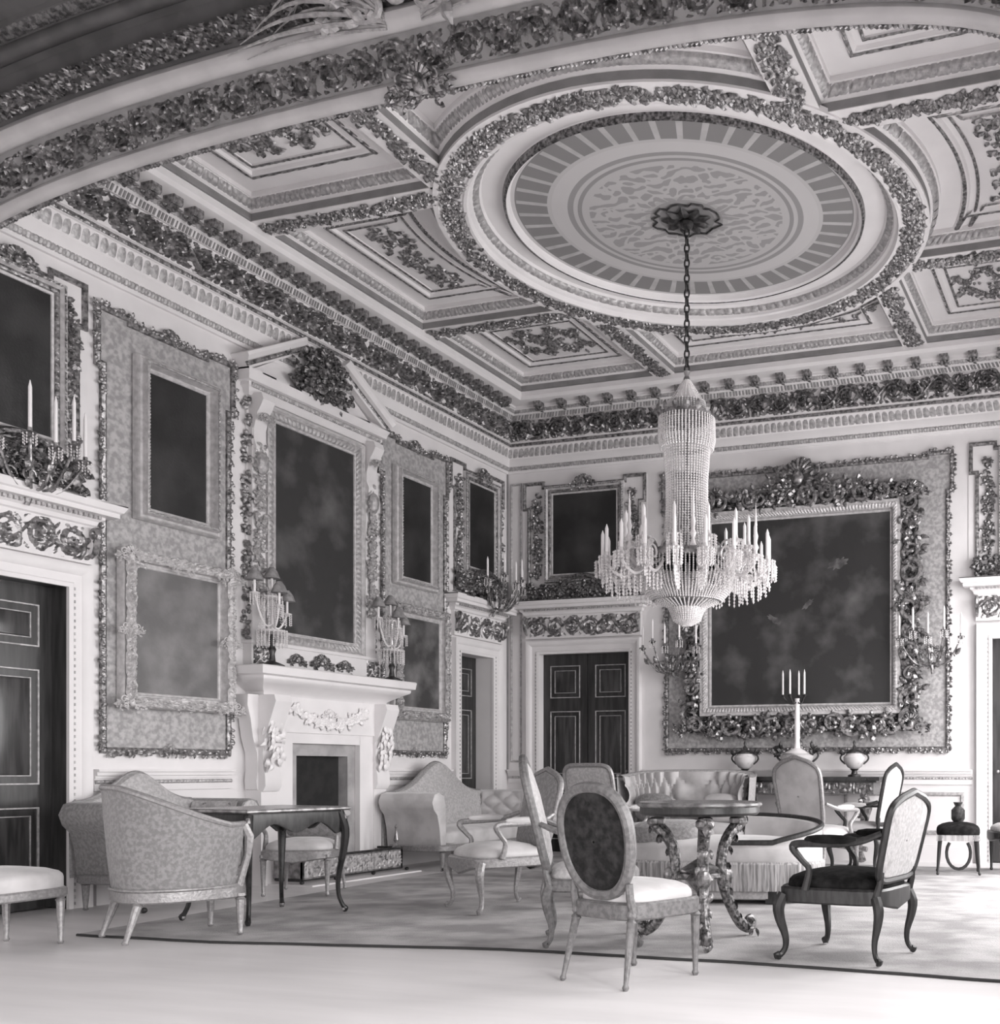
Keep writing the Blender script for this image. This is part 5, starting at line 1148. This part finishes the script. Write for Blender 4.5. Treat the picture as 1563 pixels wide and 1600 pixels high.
for s in (-1, 1):
    for y_ in (-.30, .26): taper_leg(s * .66, y_, .28, 0, 0, .025).build('leg', 'chairgilt', e)
    M().ell((s * .42, .05, .62), (.24, .12, .17), 14, 9, .7).build('loose_cushion' if s < 0 else 'loose_cushion', 'brocade2' if s < 0 else 'satin', e)
# round-ended ottoman sofa with fringe
e = thing('ottoman_sofa', (4.68, -4.15, FZ + .019), R(8), 'long pale ottoman sofa with bullion fringe, behind the round table', 'sofa')
q = M(); cushion(q, 1.62, 1.62, .80, .30, .46, .06, 2.6, .0, 0, 56); q.build('seat', 'satin', e)
q = M(); x, y = foot_ring(1.64, 1.64, .82, 120, 2.6); tt_ = np.arange(120)
w_ = 1 + .012 * np.cos(tt_ * PI); q.loft([np.c_[x * .99, y * .99, np.full(120, .33)], np.c_[x * 1.01, y * 1.01, np.full(120, .31)], np.c_[x * 1.01 * w_, y * 1.01 * w_, np.full(120, .16)], np.c_[x * 1.0 * w_, y * 1.0 * w_, np.full(120, .10)]]); q.build('bullion_fringe', 'fringe', e, 20)
q = M(); rail_loop(q, 1.56, 1.56, .74, .03, .11, p=2.6, bow=0); q.build('plinth', 'brocade', e)
for s in (-1, 1):
    for y_ in (-.3, .3): M().box((s * .45, y_, .06), (.09, .10, .12)).lathe([(.045, .12), (.05, .14), (.02, .15)], 10, (s * .45, y_, 0)).build('foot', 'darkwood', e)
q = M(); bx_ = np.linspace(.10, .80, 22); 
rail = [(.80 * math.sin(a) ** 1.0 * 1.0, .40 * math.cos(a), .48 + .19 * max(0, math.cos(a * .62)) ** .8) for a in np.linspace(.15, PI - .15, 26)]
q.loft([[(p[0] * .98, p[1] * .98, .44) for p in rail], [(p[0] * 1.01, p[1] * 1.01, .44 + (p[2] - .44) * .6) for p in rail], rail, [(p[0] * .93, p[1] * .92, p[2] - .01) for p in rail], [(p[0] * .84, p[1] * .84, p[2] - .08) for p in rail], [(p[0] * .80, p[1] * .8, .46) for p in rail]], closed=False); q.build('end_bolster', 'satin', e)
q = M(); q.tube([(p[0] * 1.01, p[1] * 1.01, p[2] + .005) for p in rail], .022, 8); q.build('wood_rail', 'darkwood', e)
q = M(); q.ell((-.45, 0, .53), (.34, .30, .12), 16, 9, .7); q.build('bolster_cushion', 'brocade2', e)

# ------------------------------------------------------------------ tables
e = thing('round_table', (5.33, -6.30, FZ + .019), R(-62), 'round inlaid table on three carved giltwood scroll legs, front centre right', 'table')
M().lathe([(.001, .865), (.375, .865), (.385, .858), (.388, .845), (.375, .835)], 48).build('table_top', 'tabletop', e)
M().lathe([(.37, .836), (.372, .80), (.355, .785), (.30, .78), (.001, .78)], 48).build('apron', 'darkwood', e)
for k in range(3):
    a = 2 * PI * k / 3; ca, sa = math.cos(a), math.sin(a)
    pf = [(.315, .775), (.30, .72), (.235, .66), (.185, .58), (.165, .48), (.17, .40), (.19, .32), (.225, .23), (.27, .15), (.32, .085), (.37, .05), (.405, .06), (.415, .09), (.395, .115), (.372, .105), (.375, .085)]
    q = M(); q.tube([(r_ * ca, r_ * sa, z_) for r_, z_ in pf], [.045, .042, .038, .036, .036, .04, .036, .034, .034, .036, .036, .032, .027, .022, .018, .012], 8, sub=2).clip0(); lg = q.build('leg', 'giltdark', e)
    q = M(); nl = 46; f_ = RNG.random(nl); idx = (f_ * 11).astype(int); pr = np.array([pf[i] for i in idx]); off = RNG.normal(0, .018, nl)
    q.leaves(np.c_[(pr[:, 0] + .03) * ca - off * sa, (pr[:, 0] + .03) * sa + off * ca, pr[:, 1]], np.c_[RNG.normal(0, .3, (nl, 2)), -np.ones(nl)], np.tile((ca, sa, .1), (nl, 1)), .06, .018, .3); q.ell((.20 * ca, .20 * sa, .40), (.05, .05, .06), 8, 6); q.ell((.30 * ca, .30 * sa, .74), (.06, .06, .045), 8, 6); tag(q.build('acanthus_carving', 'gilt', lg), kind='stuff')
M().lathe([(.02, .30), (.06, .34), (.09, .38), (.06, .42), (.12, .45), (.04, .5), (.0, .52)], 12).build('boss', 'gilt', e)
q = M()
for k in range(3):
    a = 2 * PI * k / 3; q.tube([(0, 0, .40), (.18 * math.cos(a), .18 * math.sin(a), .40)], .025, 6)
q.build('spider', 'gilt', e)
e = thing('writing_table', (1.88, -6.17, FZ + .019), R(-7), 'dark writing table with slender cabriole legs and gilt mounts, left', 'table')
hw, hd, TH = .355, .44, .79
P = [(-hw, -hd), (hw, -hd), (hw, hd), (-hw, hd)]
q = M(); q.loft([[(x, y, z_) for x, y in inset(P, d_)] for d_, z_ in ((.012, TH - .03), (0, TH - .025), (0, TH - .006), (.006, TH))], cap0=True, cap1=True); q.build('table_top', 'tabletop', e)
q = M(); mould_ = [[(x, y, z_) for x, y in inset(P, d_)] for d_, z_ in ((.0, TH - .026), (-.006, TH - .018), (-.004, TH - .008), (.0, TH - .004))]; q.loft(mould_); q.build('gilt_edge', 'brass', e)
def apron(xa, ya, xb, yb):
    n_ = 21; f = np.linspace(0, 1, n_); low = TH - .14 - .035 * np.cos(f * 4 * PI) * (np.abs(f - .5) < .5) - .05 * (np.abs(f - .5) * 2) ** 4
    nx_, ny_ = (yb - ya), -(xb - xa); l_ = math.hypot(nx_, ny_); nx_, ny_ = nx_ / l_ * .012, ny_ / l_ * .012
    pt = lambda s_: np.c_[xa + (xb - xa) * f + s_ * nx_, ya + (yb - ya) * f + s_ * ny_]
    q = M(); q.loft([np.c_[pt(1), np.full(n_, TH - .03)], np.c_[pt(1.4), (low + TH) / 2], np.c_[pt(1), low], np.c_[pt(-1), low], np.c_[pt(-1), np.full(n_, TH - .03)]], closed=False); return q
ih, iw = hd - .05, hw - .05
for (a_, b_, c_, d_) in ((-iw, -ih, iw, -ih), (iw, -ih, iw, ih), (iw, ih, -iw, ih), (-iw, ih, -iw, -ih)): apron(a_, b_, c_, d_).build('apron', 'darkwood', e)
for s in (-1, 1):
    for t_ in (-1, 1):
        lg = cab_leg(s * iw, t_ * ih, TH - .04, s, t_, .026, 1.2).build('leg', 'ebony', e)
        q = M(); q.ell((s * (iw + .02), t_ * (ih + .02), TH - .10), (.022, .022, .05), 8, 6); q.ell((s * (iw + .022), t_ * (ih + .022), .02), (.02, .02, .02), 8, 6); q.build('gilt_mount', 'brass', lg)
